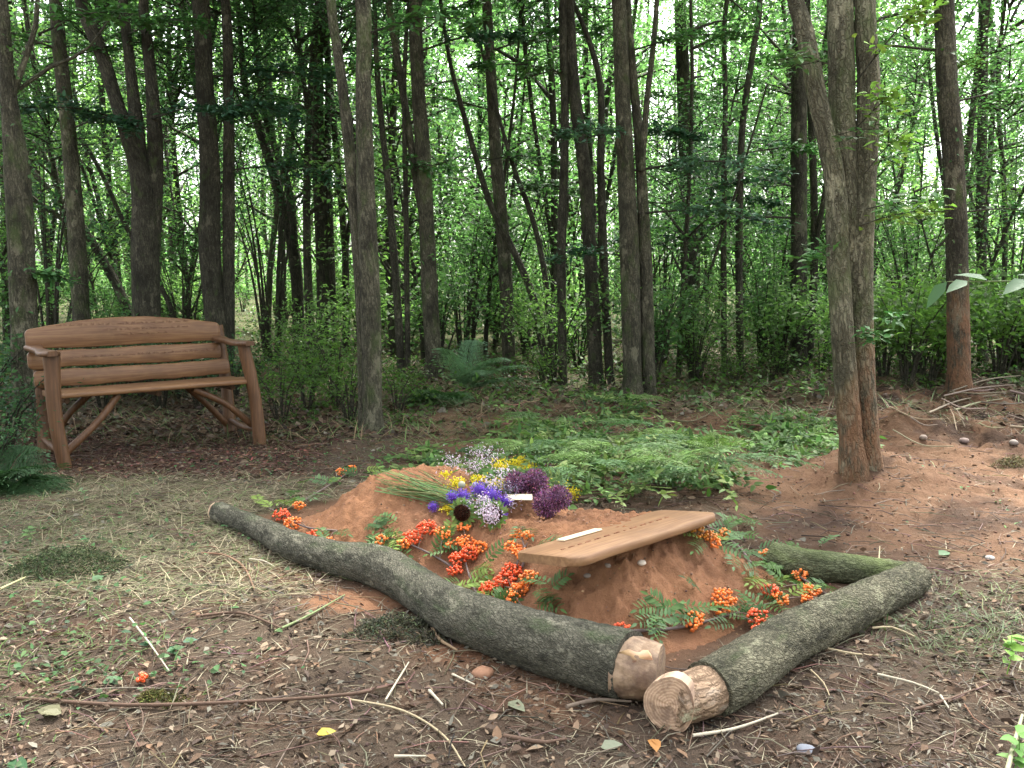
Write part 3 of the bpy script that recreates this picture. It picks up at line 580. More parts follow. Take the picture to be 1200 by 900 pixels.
def puff(name, px, py, off, r, col, n=420, sl=.008, mat=M_petal, cen=None):
    c = BP(px, py, off) if cen is None else cen; mb = MB(); d = rdir(n); leaves(mb, c + d * r * U(.5, .85, n)[:, None], d + N(size=(n, 3)) * .3, rdir(n), U(.6, 1.1, n) * r * .25, r * .08, jit(col, n, .6), 'q')
    balls(mb, c[None], r * .55, np.array(col) * .6); return mb.build(name, mat, bouquet, bq)
for x, y, o, r in ((605, 567, .10, .058), (627, 565, .10, .062), (640, 590, .06, .060), (655, 583, .07, .052)): puff('allium_head', x, y, o, r * 1.05, (.21, .09, .17), 1300)
for x, y, o, r in ((508, 594, .03, .026), (543, 581, .09, .036), (530, 582, .09, .030), (562, 574, .11, .042), (577, 581, .10, .044), (569, 592, .09, .034), (592, 588, .07, .034), (588, 604, .04, .028)): puff('aster_head', x, y, o, r, (.17, .075, .55), 320)
def spray_fl(name, px, py, off, sx, sy, n, col, r, mat=M_petal):
    n = int(n * 1.6); c = BP(px, py, off); mb = MB(); p = c + N(size=(n, 3)) * np.array([sx, sx, sy]); d = rdir(n)
    leaves(mb, p, d, rdir(n), r * 1.6, r * 1.3, jit(col, n, .15), 'q'); leaves(mb, p, rdir(n), rdir(n), r * 1.6, r * 1.3, jit(col, n, .15), 'q')
    for k in range(0, n, 5): tube(mb, [c - [0, 0, sy * 1.4], p[k]], .0007, 3, None, cap=False, col=(.12, .18, .07))
    return mb.build(name, mat, bouquet, bq)
YE = (.72, .60, .03)
for x, y, o, s, n in ((600, 545, .10, .030, 130), (612, 541, .10, .026, 110), (585, 545, .10, .02, 60), (620, 548, .11, .02, 70), (562, 562, .08, .018, 70), (535, 565, .06, .018, 70), (522, 555, .06, .012, 30), (526, 596, .03, .016, 60), (655, 572, .06, .026, 110), (668, 578, .05, .024, 110), (645, 566, .06, .018, 50), (583, 566, .09, .014, 40)): spray_fl('goldenrod_spray', x, y, o, s, s * .6, n, YE, .0055)
for x, y, o, s, n in ((578, 568, .11, .028, 120), (572, 596, .11, .020, 130), (576, 606, .12, .016, 110), (566, 586, .12, .018, 70), (548, 590, .10, .010, 24), (555, 548, .07, .035, 110), (572, 536, .09, .035, 100), (590, 556, .11, .025, 70), (530, 540, .07, .030, 60), (600, 590, .06, .02, 40), (560, 530, .08, .04, 60)): spray_fl('gypsophila_spray', x, y, o, s, s * .8, n, (.66, .56, .66), .0042)
for x, y, o, s, n in ((625, 545, .08, .04, 110), (645, 552, .06, .035, 80), (595, 572, .10, .03, 90), (550, 590, .09, .015, 50)): spray_fl('lavender_spray', x, y, o, s, s * .6, n, (.20, .17, .26), .004)
for x, y in ((541, 568), (557, 569)): balls(mb := MB(), BP(x, y, .10)[None], .016, (.30, .30, .22)); mb.build('poppy_seed_head', M_stone, bouquet, bq)
c = BP(607, 584, .075); mb = MB(); loft(mb, [[c + np.array([x, -.030 - .01 * x * 10, 0]), c + np.array([x, .030, .008]), c + np.array([x, .030, .011]), c + np.array([x, -.030 - .01 * x * 10, .003])] for x in (-.055, .06)], col=(.70, .62, .46))
cd = mb.build('gift_card', M_card, origin=c, smooth=False); cd.location = c; tag(cd, 'small cream card tucked among the purple allium heads', 'card')

# ------------------------------------------------------------------ templates for woodland
def pole_template(name, Ht, r0, nb, nl, z0f, lsize, col, lean=.5, spread=1.0, forks=1):
    root = thing(name, 'x', 'tree'); mt = MB(); mc = MB(); tips = []
    lx, ly = N() * lean, N() * lean
    zz = np.linspace(0, Ht, 9); pth = np.stack([lx * (zz / Ht) ** 1.5 + .10 * np.sin(zz * .9 + U(0, 6)), ly * (zz / Ht) ** 1.5 + .10 * np.sin(zz * .7 + U(0, 6)), zz - .15], 1)
    tube(mt, pth, r0 * (1 - .85 * zz / Ht) + .008 + .03 * r0 * (zz < .1), 8, .5)
    for _ in range(forks):
        k = random.randint(1, 3); p0 = pth[k]; a = U(0, 6.28); q_ = np.array([math.cos(a), math.sin(a), 0]); hh = Ht * U(.6, .85)
        tt = np.linspace(0, 1, 6); f = p0 + q_ * (tt ** .8 * U(.5, 1.3))[:, None] + np.array([0, 0, 1]) * (tt * (hh - p0[2]))[:, None]; tube(mt, f, r0 * .6 * (1 - .85 * tt) + .006, 6, .5); tips.append((f, .5))
    tips.append((pth, 1.0)); P_ = []; 
    for k in range(nb):
        f, wgt = tips[0] if (len(tips) > 1 and U() < .35) else tips[-1]; t = z0f + (1 - z0f) * U() ** .9; idx = t * (len(f) - 1); i0 = min(int(idx), len(f) - 2); b = f[i0] + (f[i0 + 1] - f[i0]) * (idx - i0)
        a = U(0, 6.28); el = U(.1, .9); L = spread * U(.8, 2.0) * (1.15 - .6 * t); d = np.array([math.cos(a) * math.cos(el), math.sin(a) * math.cos(el), math.sin(el)])
        br = [b, b + d * L * .5 + [0, 0, .05 * L], b + d * L + [0, 0, -.10 * L * U(-1, 2)]]; tube(mt, br, [.012 + .012 * L, .010, .004], 4, .5, cap=False)
        m = max(4, int(L * 7)); tt = U(.2, 1, m); bb = b + d * (tt * L)[:, None]; P_.append(bb + N(size=(m, 3)) * np.array([.16, .16, .10]))
    C = np.concatenate(P_); nc = len(C); per = max(3, nl // nc); idx = np.repeat(np.arange(nc), per); n = len(idx)
    hue = U(0, 1, nc)[idx][:, None]; cc = np.array(col[0])[None] * (1 - hue) + np.array(col[1])[None] * hue; cc = cc * (1 + N(size=(n, 1)) * .2)
    pos = C[idx] + N(size=(n, 3)) * np.array([.17, .17, .085]) * (lsize / .07) ** .5
    leaves(mc, pos, rdir(n, .45), np.array([0, 0, 1.]) + N(size=(n, 3)) * .55, lsize * U(.6, 1.25, n), lsize * U(.42, .62, n), np.clip(cc, .01, .5), 'q')
    mt.build('trunk', M_barkd if random.random() < .6 else M_bark, root); mc.build('crown', M_leaf, root, smooth=False); return root
def shrub_template(name, Ht, R, nl, ls, col, nst=9):
    root = thing(name, 'x', 'shrub'); mt = MB(); mc = MB(); P_ = []
    for k in range(nst):
        a = U(0, 6.28); d = np.array([math.cos(a), math.sin(a)]) * U(.2, 1) * R; top = np.array([d[0], d[1], Ht * U(.55, 1)]); mid = np.array([d[0] * .35, d[1] * .35, top[2] * .55]); tube(mt, [[d[0] * .08, d[1] * .08, -.05], mid, top], [.012 * Ht ** .5, .008, .003], 5, .2, cap=False)
        t = U(.15, 1.05, 9)[:, None]; P_.append(mid * (1 - t) + top * t + N(size=(9, 3)) * .10 * R)
    C = np.concatenate(P_); nc = len(C); idx = rng.integers(0, nc, nl); hue = U(0, 1, nc)[idx][:, None]
    cc = (np.array(col[0])[None] * (1 - hue) + np.array(col[1])[None] * hue) * (1 + N(size=(nl, 1)) * .22)
    leaves(mc, C[idx] + N(size=(nl, 3)) * np.array([.13, .13, .10]) * (.5 + .5 * R), rdir(nl, .5), np.array([0, -.2, 1.]) + N(size=(nl, 3)) * .5, ls * U(.5, 1.3, nl), ls * U(.45, .65, nl), np.clip(cc, .01, .5), 'q')
    mt.build('stems', M_barkd, root); mc.build('foliage', M_leaf, root, smooth=False); return root
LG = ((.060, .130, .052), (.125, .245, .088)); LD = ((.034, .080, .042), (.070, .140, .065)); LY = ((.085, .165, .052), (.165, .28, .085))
def place(tmpl_list, spots, label, group):
    used = set()
    for (x, y, s) in spots:
        t = random.choice(tmpl_list); z = float(G(x, y)); r = U(0, 6.28)
        if id(t) in used: dup(t, (x, y, z), r, s, label, group)
        else:
            used.add(id(t)); t.location = (x, y, z); t.rotation_euler = (0, 0, r); t.scale = (s, s, s); tag(t, label, None, group)
    for t in tmpl_list:
        if id(t) not in used:
            for c in list(t.children): bpy.data.objects.remove(c)
            bpy.data.objects.remove(t)
def scatter(n, y0, y1, sx, x_off=0, mind=.6, taken=[]):
    out = []; tries = 0
    while len(out) < n and tries < n * 60:
        tries += 1; y = math.sqrt(U(y0 * y0, y1 * y1)); x = U(-1, 1) * (y * .60 + sx) + x_off
        if all((x - a) ** 2 + (y - b) ** 2 > mind * mind for a, b in out): out.append((x, y))
    return out
far_t = [pole_template('slender_tree', U(9, 13), U(.030, .062), 34, 3600, .14, .105, LG if k % 2 else LY, .9) for k in range(6)]
mid_t = [pole_template('slender_tree', U(8, 11), U(.030, .055), 30, 3300, .20, .080, LG if k % 2 else LD, .5) for k in range(4)]
place(mid_t, [(x, y, U(.85, 1.15)) for x, y in scatter(34, 11, 16, 3, mind=.9)], 'slender dark-barked tree a little way into the wood, half hidden by leaves', 'slender trees just inside the wood')
place(far_t, [(x, y, U(.8, 1.2)) for x, y in scatter(105, 16, 38, 4, mind=1.2)], 'thin distant tree deep in the wood with pale green leaves', 'thin trees deep in the wood')
sap = [pole_template('leafy_sapling', U(3.2, 4.6), U(.016, .026), 22, 2000, .12, .070, LG if k % 2 else LY, .5, .45, 2) for k in range(5)]
place(sap, [(x, y, U(.8, 1.2)) for x, y in scatter(60, 9.6, 22, 2, mind=.7)], 'thin leafy sapling growing between the tree trunks', 'saplings between the trunks')
shr = [shrub_template('undergrowth_shrub', U(.8, 1.3), U(.5, .8), 1100, .055, LG if k % 2 else LY) for k in range(5)]
place(shr, [(x, y, U(.7, 1.25)) for x, y in scatter(130, 8.9, 27, 2, mind=.6)], 'low bright green leafy shrub on the woodland floor', 'low shrubs on the woodland floor')

# distant wood: one mass nobody could count
mb = MB(); n = 90000; y = U(36, 56, n); x = U(-1, 1, n) * (y * .62 + 6); z = U(0, 1, n) ** 1.5 * 16
keep = (fbm(x * .35, z * .45, y * .3, 3, 91) > .20 - .50 * (z < 4.0)); x, y, z = x[keep], y[keep], z[keep]; n = len(x)
leaves(mb, np.stack([x, y, z], 1), rdir(n, .5), np.array([0, 0, 1.]) + N(size=(n, 3)) * .6, U(.18, .36, n), U(.12, .22, n), jit((.14, .25, .10), n, .35), 'q')
for k in range(130):
    yy = U(36, 60); xx = U(-1, 1) * (yy * .62 + 5); tube(mb, [[xx, yy, -.3], [xx + N() * .5, yy, 7], [xx + N() * .9, yy, 14]], [.13, .10, .05], 6, None, col=(.09, .075, .05))
tag(mb.build('distant_wood', M_leaf, smooth=False), 'pale green far-off wood filling the background', 'woodland', kind='stuff')

mb = MB(); n = 22000; a = U(math.radians(-200), math.radians(20), n); r = U(11, 18, n); x, y, z = r * np.cos(a) * 1.1, r * np.sin(a) * .9 - 1, U(.2, 7, n)  # unseen wood beside and behind the camera, added to dim the trunk fronts
k = fbm(x * .5, z * .5, y * .5, 3, 95) > -.12; x, y, z = x[k], y[k], z[k]; n = len(x)
leaves(mb, np.stack([x, y, z], 1), rdir(n, .5), np.array([0, 0, 1.]) + N(size=(n, 3)) * .6, U(.2, .36, n), U(.12, .2, n), jit((.08, .15, .04), n, .35), 'q')
for k in range(50):
    aa = U(math.radians(-190), math.radians(10)); rr = U(11, 17); xx, yy = rr * math.cos(aa) * 1.1, rr * math.sin(aa) * .9 - 1; tube(mb, [[xx, yy, -.3], [xx + N() * .4, yy, 6], [xx + N() * .7, yy, 11]], [.12, .09, .05], 6, None, col=(.09, .075, .05))
tag(mb.build('unseen_wood', M_leaf, smooth=False), 'unseen rest of the wood, added around the clearing to dim the trunk fronts', 'woodland', kind='stuff')
# ------------------------------------------------------------------ near trees traced stem by stem
crowns = []
def crown_mesh(Rr, Ht, nl, ls, col):
    mb = MB(); P_ = []
    for k in range(26):
        a = U(0, 6.28); el = U(.1, .9); L = U(.7, 1.0) * Rr; b = np.array([0, 0, U(0, Ht * .75)]); d = np.array([math.cos(a) * math.cos(el), math.sin(a) * math.cos(el), math.sin(el)])
        tube(mb, [b, b + d * L * .5, b + d * L + [0, 0, -.1]], [.022, .014, .004], 4, .4, cap=False, mi=1); m = 14; tt = U(.2, 1, m); P_.append(b + d * (tt * L)[:, None] + N(size=(m, 3)) * .2)
    C = np.concatenate(P_); idx = rng.integers(0, len(C), nl); n = nl; hue = U(0, 1, len(C))[idx][:, None]; cc = np.array(col[0]) * (1 - hue) + np.array(col[1]) * hue
    leaves(mb, C[idx] + N(size=(n, 3)) * .19, rdir(n, .45), np.array([0, 0, 1.]) + N(size=(n, 3)) * .5, ls * U(.6, 1.2, n), ls * .55, cc * (1 + N(size=(n, 1)) * .2), 'q')
    return mb
for k in range(4): crowns.append(crown_mesh(1.9, 4.2, 4200, .085, LG if k % 2 else LD))
crown_me = []
for c in crowns:
    o = c.build('crown', [M_leaf, M_barkd], smooth=False); crown_me.append(o.data); bpy.data.objects.remove(o)
def leaf_spray(root, base, p0, dirv, L, n=260, ls=.06, col=(.035, .075, .04), flat=.05, spreadw=.35, mat=None, name='branch'):
    mb = MB(); d = nrm(dirv); s = nrm(np.cross(d, [0, 0, 1.])); path = [p0, p0 + d * L * .5 + [0, 0, .04 * L], p0 + d * L - [0, 0, .06 * L]]; pp = tube(mb, path, [.009 * L, .006 * L, .002], 5, .05, cap=False, mi=1); P_ = []
    for k in range(int(9 * L / .6)):
        t = U(.2, 1); b = pp[int(t * (len(pp) - 1))]; sg = random.choice((-1, 1)); tw = b + (s * sg * U(.4, 1) + d * .5) * spreadw * L * (1.15 - t) * .9 + [0, 0, N() * flat]; tube(mb, [b, tw], [.003, .001], 3, None, cap=False, mi=1); tt = U(.15, 1, 7)[:, None]; P_.append(b + (tw - b) * tt)
    C = np.concatenate(P_); idx = rng.integers(0, len(C), n); leaves(mb, C[idx] + N(size=(n, 3)) * np.array([.04, .04, .018]), rdir(n, .3) + d * .3, np.array([0, 0, 1.]) + N(size=(n, 3)) * .28, ls * U(.6, 1.25, n), ls * .52, jit(col, n, .25), 'o')
    return mb.build(name, [mat or M_near, M_barkd], root, base)
def near_tree(label, base_y, stems, mat, flare=1.25, crown=True, sprays=(), low=(), nm='tree', cs=1.0, ivy=0, seg=20):
    bx = stems[0][0][0][0]; b = PH(bx, base_y); d = b[1]; base = np.array([b[0], b[1], float(G(b[0], b[1]))])
    root = thing(nm, label, 'tree', base); mb = MB(); tops = []; ln = np.array([0.0])
    for si, (pts, ws) in enumerate(stems):
        yo = 0 if si == 0 else U(-.06, .08)
        P_ = [PY(px, py, d + yo + .0 * k) for k, (px, py) in enumerate(pts)]; R_ = [w_ * d / F / 2 * .87 for w_ in ws]
        if si == 0 or pts[0][1] >= base_y - 15:
            P_[0] = P_[0].copy(); P_[0][2] = base[2] - .12; R_[0] *= flare
            up = P_[0] + (P_[1] - P_[0]) * min(.5, .30 / max(.3, np.linalg.norm(P_[1] - P_[0]))); P_.insert(1, up); R_.insert(1, R_[1] if len(R_) > 1 else R_[0] / flare)
        dr = nrm(P_[-1] - P_[-2]); dr = nrm(dr * .6 + np.array([0, 0, .8])); ext = U(3.0, 4.5) * (1 if ws[-1] > 9 else .4)
        P_.append(P_[-1] + dr * ext + [N() * .2, N() * .3, 0]); R_.append(R_[-1] * .4); tops.append(P_[-1] - dr * ext * .75)
        tube(mb, P_, R_, seg if ws[0] > 14 else 10, .05 if ws[0] > 14 else .12, barkdisp(.0045 if ws[0] > 20 else .002, .6))
    mb.build('trunk', mat, root, base)
    if crown:
        for t in tops[:2]:
            o = bpy.data.objects.new('crown', random.choice(crown_me)); COL.objects.link(o); o.parent = root; o.location = tuple(t - base + [0, 0, max(0, 4.2 - t[2]) * .3]); o.rotation_euler = (0, 0, U(0, 6)); o.scale = (cs,) * 3
    for (px, py, k) in low:
        o = bpy.data.objects.new('leafy_bough', random.choice(crown_me)); COL.objects.link(o); o.parent = root; o.location = tuple(PY(px, py, d + .9) - base); o.rotation_euler = (0, 0, U(0, 6)); o.scale = (k, k, k * .7)
    for (px, py, dx, dz, L, n, c) in sprays:
        p = PY(px, py, d); leaf_spray(root, base, p, np.array([dx, U(-1.0, .1), dz]), L * 1.1, int(n * 1.25), .068, c)
    if ivy:
        mi_ = MB(); P0 = [PY(px, py, d) for px, py in stems[0][0]]
        for k in range(ivy):
            t = U(.15, .95); idx = t * (len(P0) - 1); i0 = int(idx); c = P0[i0] + (P0[min(i0 + 1, len(P0) - 1)] - P0[i0]) * (idx - i0); r = stems[0][1][0] * d / F / 2 * .9; a = U(math.pi, 2 * math.pi); nn = np.array([math.cos(a), math.sin(a), 0]); leaves(mi_, (c + nn * r * 1.08)[None], (nn + N(size=3) * .7)[None], (nn + [0, 0, .8])[None], U(.03, .055), U(.02, .035), jit((.06, .12, .04), 1), 'o')
        mi_.build('ivy', M_near, root, base)
    return root
DB = (.040, .10, .055); MG = (.065, .16, .05); YG = (.17, .29, .06)
near_tree('brown trunk at the left edge with a forked upper branch, behind the bench', 503, [([(30, 505), (28, 370), (20, 200), (10, 110), (2, 0)], [36, 34, 32, 20, 14]), ([(14, 112), (24, 85), (42, 30), (44, 0)], [10, 8, 7, 6]), ([(18, 108), (60, 78), (105, 55)], [6, 5, 3])], M_bark, ivy=60, sprays=((45, 40, 1, .1, .9, 200, MG), (20, 320, 1, -.1, .5, 120, MG)))
near_tree('upright grey-brown tree behind the left end of the bench', 452, [([(100, 452), (88, 250), (80, 150), (70, 60), (65, 0)], [24, 22, 19, 17, 15])], M_bark, ivy=40, low=((60, 190, .55), (110, 60, .5)), sprays=((85, 150, 1, 0, 1.0, 260, DB), (75, 60, -1, .2, 1.0, 260, MG)))
near_tree('thickest dark tree splitting into three stems behind the bench', 462, [([(174, 462), (170, 300), (166, 205), (140, 130), (118, 60), (95, 0)], [40, 36, 30, 18, 17, 15]), ([(172, 300), (164, 190), (154, 90), (144, 0)], [22, 20, 14, 12]), ([(178, 300), (182, 180), (176, 80), (168, 0)], [22, 20, 15, 12])], M_barkd, low=((205, 160, .5), (120, 30, .55), (210, 20, .5)), sprays=((170, 150, -.6, .1, 1.0, 300, DB), (175, 140, .9, 0, 1.1, 320, DB), (150, 40, 1, 0, 1.0, 300, MG)))
near_tree('dark twin-stemmed tree behind the right end of the bench', 452, [([(262, 452), (246, 300), (246, 200), (240, 100), (235, 0)], [30, 28, 26, 22, 22]), ([(268, 420), (268, 250), (268, 120), (264, 0)], [16, 16, 14, 12])], M_barkd, low=((290, 150, .55), (300, 40, .6)), sprays=((250, 90, 1, 0, 1.2, 420, DB), (240, 60, -1, 0, .9, 260, MG), (250, 130, .8, -.1, 1.2, 380, DB), (262, 200, 1, 0, 1.0, 260, DB)))
near_tree('dark stem bending over to the left behind the bench', 420, [([(152, 420), (150, 365), (118, 300), (85, 250), (35, 195)], [14, 13, 12, 9, 6]), ([(80, 262), (40, 235), (0, 205)], [6, 5, 4])], M_barkd, crown=False)
near_tree('thin pole leaning left between the two dark trees behind the bench', 425, [([(208, 425), (200, 360), (150, 270), (100, 170), (40, 110)], [8, 7, 6, 5, 3])], M_barkd, crown=False)
near_tree('V-shaped leaning tree right of the bench', 418, [([(352, 418), (345, 300), (325, 220), (300, 140), (288, 110)], [19, 16, 13, 11, 9]), ([(346, 300), (338, 220), (312, 140), (300, 60)], [11, 10, 8, 6])], M_barkd, low=((330, 90, .5), (285, 200, .4)), sprays=((330, 200, 1, 0, .9, 220, MG), (300, 110, -1, .1, 1.0, 240, DB)))
near_tree('straight dark pole with a thin companion stem, right of the leaning tree', 424, [([(380, 424), (378, 300), (373, 180), (372, 80), (375, 0)], [19, 18, 17, 15, 14]), ([(392, 424), (388, 300), (384, 180), (383, 60)], [11, 10, 9, 8])], M_barkd, low=((400, 180, .4),), sprays=((373, 120, -1, 0, 1.0, 260, MG), (378, 60, 1, 0, 1.0, 260, DB), (382, 250, 1, -.1, .9, 200, DB)))
near_tree('tall bare brown twin-stemmed tree near the clearing, left of the ferns', 506, [([(437, 506), (434, 350), (428, 200), (426, 100), (425, 0)], [32, 27, 24, 21, 19]), ([(428, 500), (424, 350), (412, 200), (400, 90), (388, 0)], [22, 18, 17, 14, 12])], M_bark, low=((400, 60, .4),), sprays=((428, 40, 1, .1, .8, 160, MG),))
near_tree('thin curved pole just right of the tall bare twin-stemmed tree', 446, [([(472, 446), (464, 330), (455, 220), (444, 110), (440, 40)], [12, 11, 9, 8, 6]), ([(478, 430), (476, 260), (474, 90)], [8, 7, 6])], M_barkd, sprays=((455, 200, 1, 0, .8, 160, MG),))
near_tree('brown tree with a large bracken fern against its foot', 445, [([(510, 445), (504, 350), (497, 200), (490, 100), (487, 0)], [24, 22, 20, 18, 16]), ([(505, 300), (488, 210), (474, 120), (455, 0)], [12, 11, 10, 9])], M_bark, low=((450, 60, .4),), sprays=((492, 60, 1, 0, 1.2, 380, DB), (495, 90, -1, .1, 1.0, 280, MG), (490, 40, .7, .3, 1.0, 260, MG)))
near_tree('slim tree standing alone at the middle of the wood edge', 442, [([(598, 442), (591, 300), (581, 180), (576, 100), (570, 0)], [20, 18, 16, 14, 13])], M_bark, low=((615, 60, .38),), sprays=((580, 130, -1, .1, 1.1, 300, MG), (575, 60, 1, .1, 1.2, 320, MG), (585, 220, 1, 0, .8, 180, MG)))
near_tree('clump of thin dark stems leaning left in the middle of the wood', 438, [([(644, 438), (625, 350), (600, 290), (575, 240), (548, 150), (525, 60)], [11, 10, 9, 8, 7, 5]), ([(648, 438), (642, 350), (628, 270), (600, 190), (575, 100)], [9, 8, 7, 6, 4]), ([(640, 436), (650, 330), (665, 230)], [7, 6, 4])], M_barkd, sprays=((560, 190, 1, 0, .9, 220, MG), (600, 230, 1, .1, .9, 220, LG[0])), crown=False)
near_tree('three slim dark poles close together left of the stout pair', 455, [([(700, 458), (694, 350), (685, 200), (672, 100), (666, 0)], [21, 19, 17, 16, 14]), ([(660, 440), (658, 300), (662, 150), (660, 0)], [13, 12, 11, 10]), ([(716, 452), (708, 320), (704, 200), (700, 80)], [14, 12, 10, 8])], M_barkd, low=((705, 80, .32),), sprays=((690, 160, 1, 0, 1.0, 300, DB), (675, 90, -1, .1, 1.0, 260, MG)))
near_tree('stout dark pair of stems with pale leaf sprays, right of the middle', 463, [([(742, 463), (738, 300), (731, 150), (725, 0)], [30, 26, 21, 18]), ([(762, 458), (756, 300), (750, 180), (742, 90), (736, 10)], [19, 18, 13, 11, 9]), ([(752, 200), (758, 120), (766, 50), (770, 0)], [9, 8, 7, 6])], M_bark, low=((785, 240, .4),), sprays=((742, 200, 1, 0, 1.3, 420, (.08, .16, .10)), (745, 160, -.6, 0, .8, 260, (.08, .16, .10)), (748, 250, 1, -.05, 1.2, 360, (.08, .16, .10)), (735, 300, -.8, 0, .7, 160, DB), (738, 60, 1, .1, 1, 240, MG)))
near_tree('dark tree with bushy bluish side branches left of the thin pair', 420, [([(808, 420), (806, 250), (801, 100), (797, 0)], [25, 21, 18, 15])], M_barkd, low=((790, 290, .5), (840, 240, .5)), sprays=((805, 270, -1, -.05, 1.0, 340, DB), (805, 240, 1, 0, 1.2, 380, DB), (803, 180, 1, .05, 1.2, 320, (.08, .16, .10)), (800, 90, 1, .1, 1.1, 260, MG)))
near_tree('thin pair of poles in the gap left of the big tree', 438, [([(868, 438), (866, 300), (870, 150), (884, 50), (890, 0)], [10, 10, 9, 8, 7]), ([(849, 440), (848, 250), (850, 120), (852, 0)], [9, 8, 7, 6])], M_barkd, low=((830, 60, .35),), sprays=((868, 120, -1, .1, .9, 220, MG), (868, 180, 1, 0, .9, 220, MG)))
near_tree('straight dark tree just left of the big forked tree', 430, [([(937, 430), (936, 200), (937, 90), (938, 0)], [23, 21, 20, 18])], M_barkd, low=((900, 230, .5), (960, 330, .4)), sprays=((936, 255, -1, -.12, 1.6, 460, DB), (936, 220, -1, 0, 1.3, 320, DB), (936, 110, -1, .1, 1.0, 260, MG)))
big = near_tree('big mossy forked tree standing in the bare red soil, earth smeared on its base', 552, [([(1003, 556), (990, 430), (982, 300), (978, 210), (957, 110), (944, 40), (932, 0)], [40, 31, 29, 27, 24, 22, 20]), ([(1020, 552), (1010, 430), (1006, 320), (1014, 200), (1018, 100), (1014, 0)], [38, 34, 38, 30, 28, 26]), ([(992, 420), (994, 300), (988, 180), (986, 80), (984, 0)], [20, 36, 35, 34, 33])], M_barkg, 1.15, seg=28)
near_tree('upright tree at the right with red earth smeared up its lower trunk', 460, [([(1125, 462), (1122, 330), (1118, 200), (1110, 100), (1106, 0)], [33, 29, 27, 26, 25])], M_barks, ivy=50, low=((1175, 210, .45), (1070, 150, .35)), sprays=((1115, 120, 1, .1, 1.0, 300, MG), (1112, 60, -1, 0, 1.2, 300, MG), (1118, 250, 1, 0, .8, 180, MG)))
near_tree('slim pole behind the tree at the right edge', 425, [([(1152, 425), (1150, 250), (1152, 100), (1156, 0)], [14, 13, 12, 11]), ([(1175, 410), (1178, 250), (1170, 100)], [8, 7, 6])], M_barkd, sprays=((1150, 150, 1, 0, 1.0, 300, MG), (1150, 90, -.7, .1, 1.0, 240, YG)))
# more mid-depth leafy understorey trees carry the dark foliage between trunks
und = [shrub_template('understorey_shrub', U(2.4, 3.4), U(.9, 1.3), 1500, .06, LD if k % 2 else LG, 12) for k in range(4)]
place(und, [(float(PZ(px, py)[0]), float(PZ(px, py)[1]), U(.8, 1.1)) for px, py in ((60, 432), (215, 428), (320, 425), (545, 428), (660, 425), (775, 428), (905, 425), (1065, 432), (1180, 440), (1240, 436), (-40, 440))], 'tall loose bush filling the space between trunks', 'tall bushes between the trunks')
# epicormic leaves on big tree
bb = np.array(big.location)
for k, (px, py, dx, dz, L, n, c) in enumerate(((1012, 205, .3, .5, .30, 34, YG), (1006, 265, .8, .2, .35, 36, YG), (1003, 150, .6, .6, .35, 40, YG), (975, 160, .9, .1, .25, 22, (.10, .17, .08)), (1000, 100, .5, .7, .5, 60, YG), (1008, 400, .4, .4, .22, 40, MG), (975, 305, -.6, .2, .2, 30, MG), (970, 75, -.8, 0, .3, 24, (.10, .17, .08)), (1015, 245, .9, .1, .30, 30, MG))):
    p = PY(px, py, bb[1] - .14); leaf_spray(big, bb, p, np.array([dx, -.5, dz]), L * 1.2, int(n * 2.2), .058, c, .05, .55)
# the bush just behind the big tree, and weeds at the wood's edge
ns = [shrub_template('leafy_shrub', .95, .55, 800, .075, ((.06, .13, .035), (.12, .21, .05)), 9) for _ in range(3)]
place(ns, [(float(PZ(px, py)[0]), float(PZ(px, py)[1]), s) for px, py, s in ((1060, 470, 1.0), (1085, 462, .9), (1035, 468, .8), (1070, 452, 1.2), (1170, 458, 1.0), (1195, 450, 1.1), (1100, 448, 1.1))], 'leafy bright green shrub behind the bare soil at right', 'shrubs behind the bare soil at right')
ns = [shrub_template('leafy_shrub', .6, .42, 520, .045, ((.05, .11, .03), (.11, .19, .045)), 8) for _ in range(3)]
place(ns, [(float(PZ(px, py)[0]), float(PZ(px, py)[1]), s) for px, py, s in ((330, 492, .8), (360, 480, 1), (395, 475, 1), (410, 490, .8), (465, 478, .7), (350, 455, 1), (640, 455, .8), (820, 448, .8), (860, 452, .7), (960, 450, .8), (905, 448, .6))], 'low leafy weed bush at the edge of the clearing', 'weed bushes along the edge of the clearing')
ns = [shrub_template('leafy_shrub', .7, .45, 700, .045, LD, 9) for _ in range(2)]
place(ns, [(float(PZ(px, py)[0]), float(PZ(px, py)[1]), s) for px, py, s in ((-10, 565, .6), (5, 530, .8), (-25, 505, 1), (190, 475, .9), (120, 475, .8), (235, 478, .8), (275, 470, .8), (150, 462, 1), (60, 480, 1), (215, 462, 1.1))], 'shaded dark green bush beside and behind the bench', 'dark bushes around the bench')

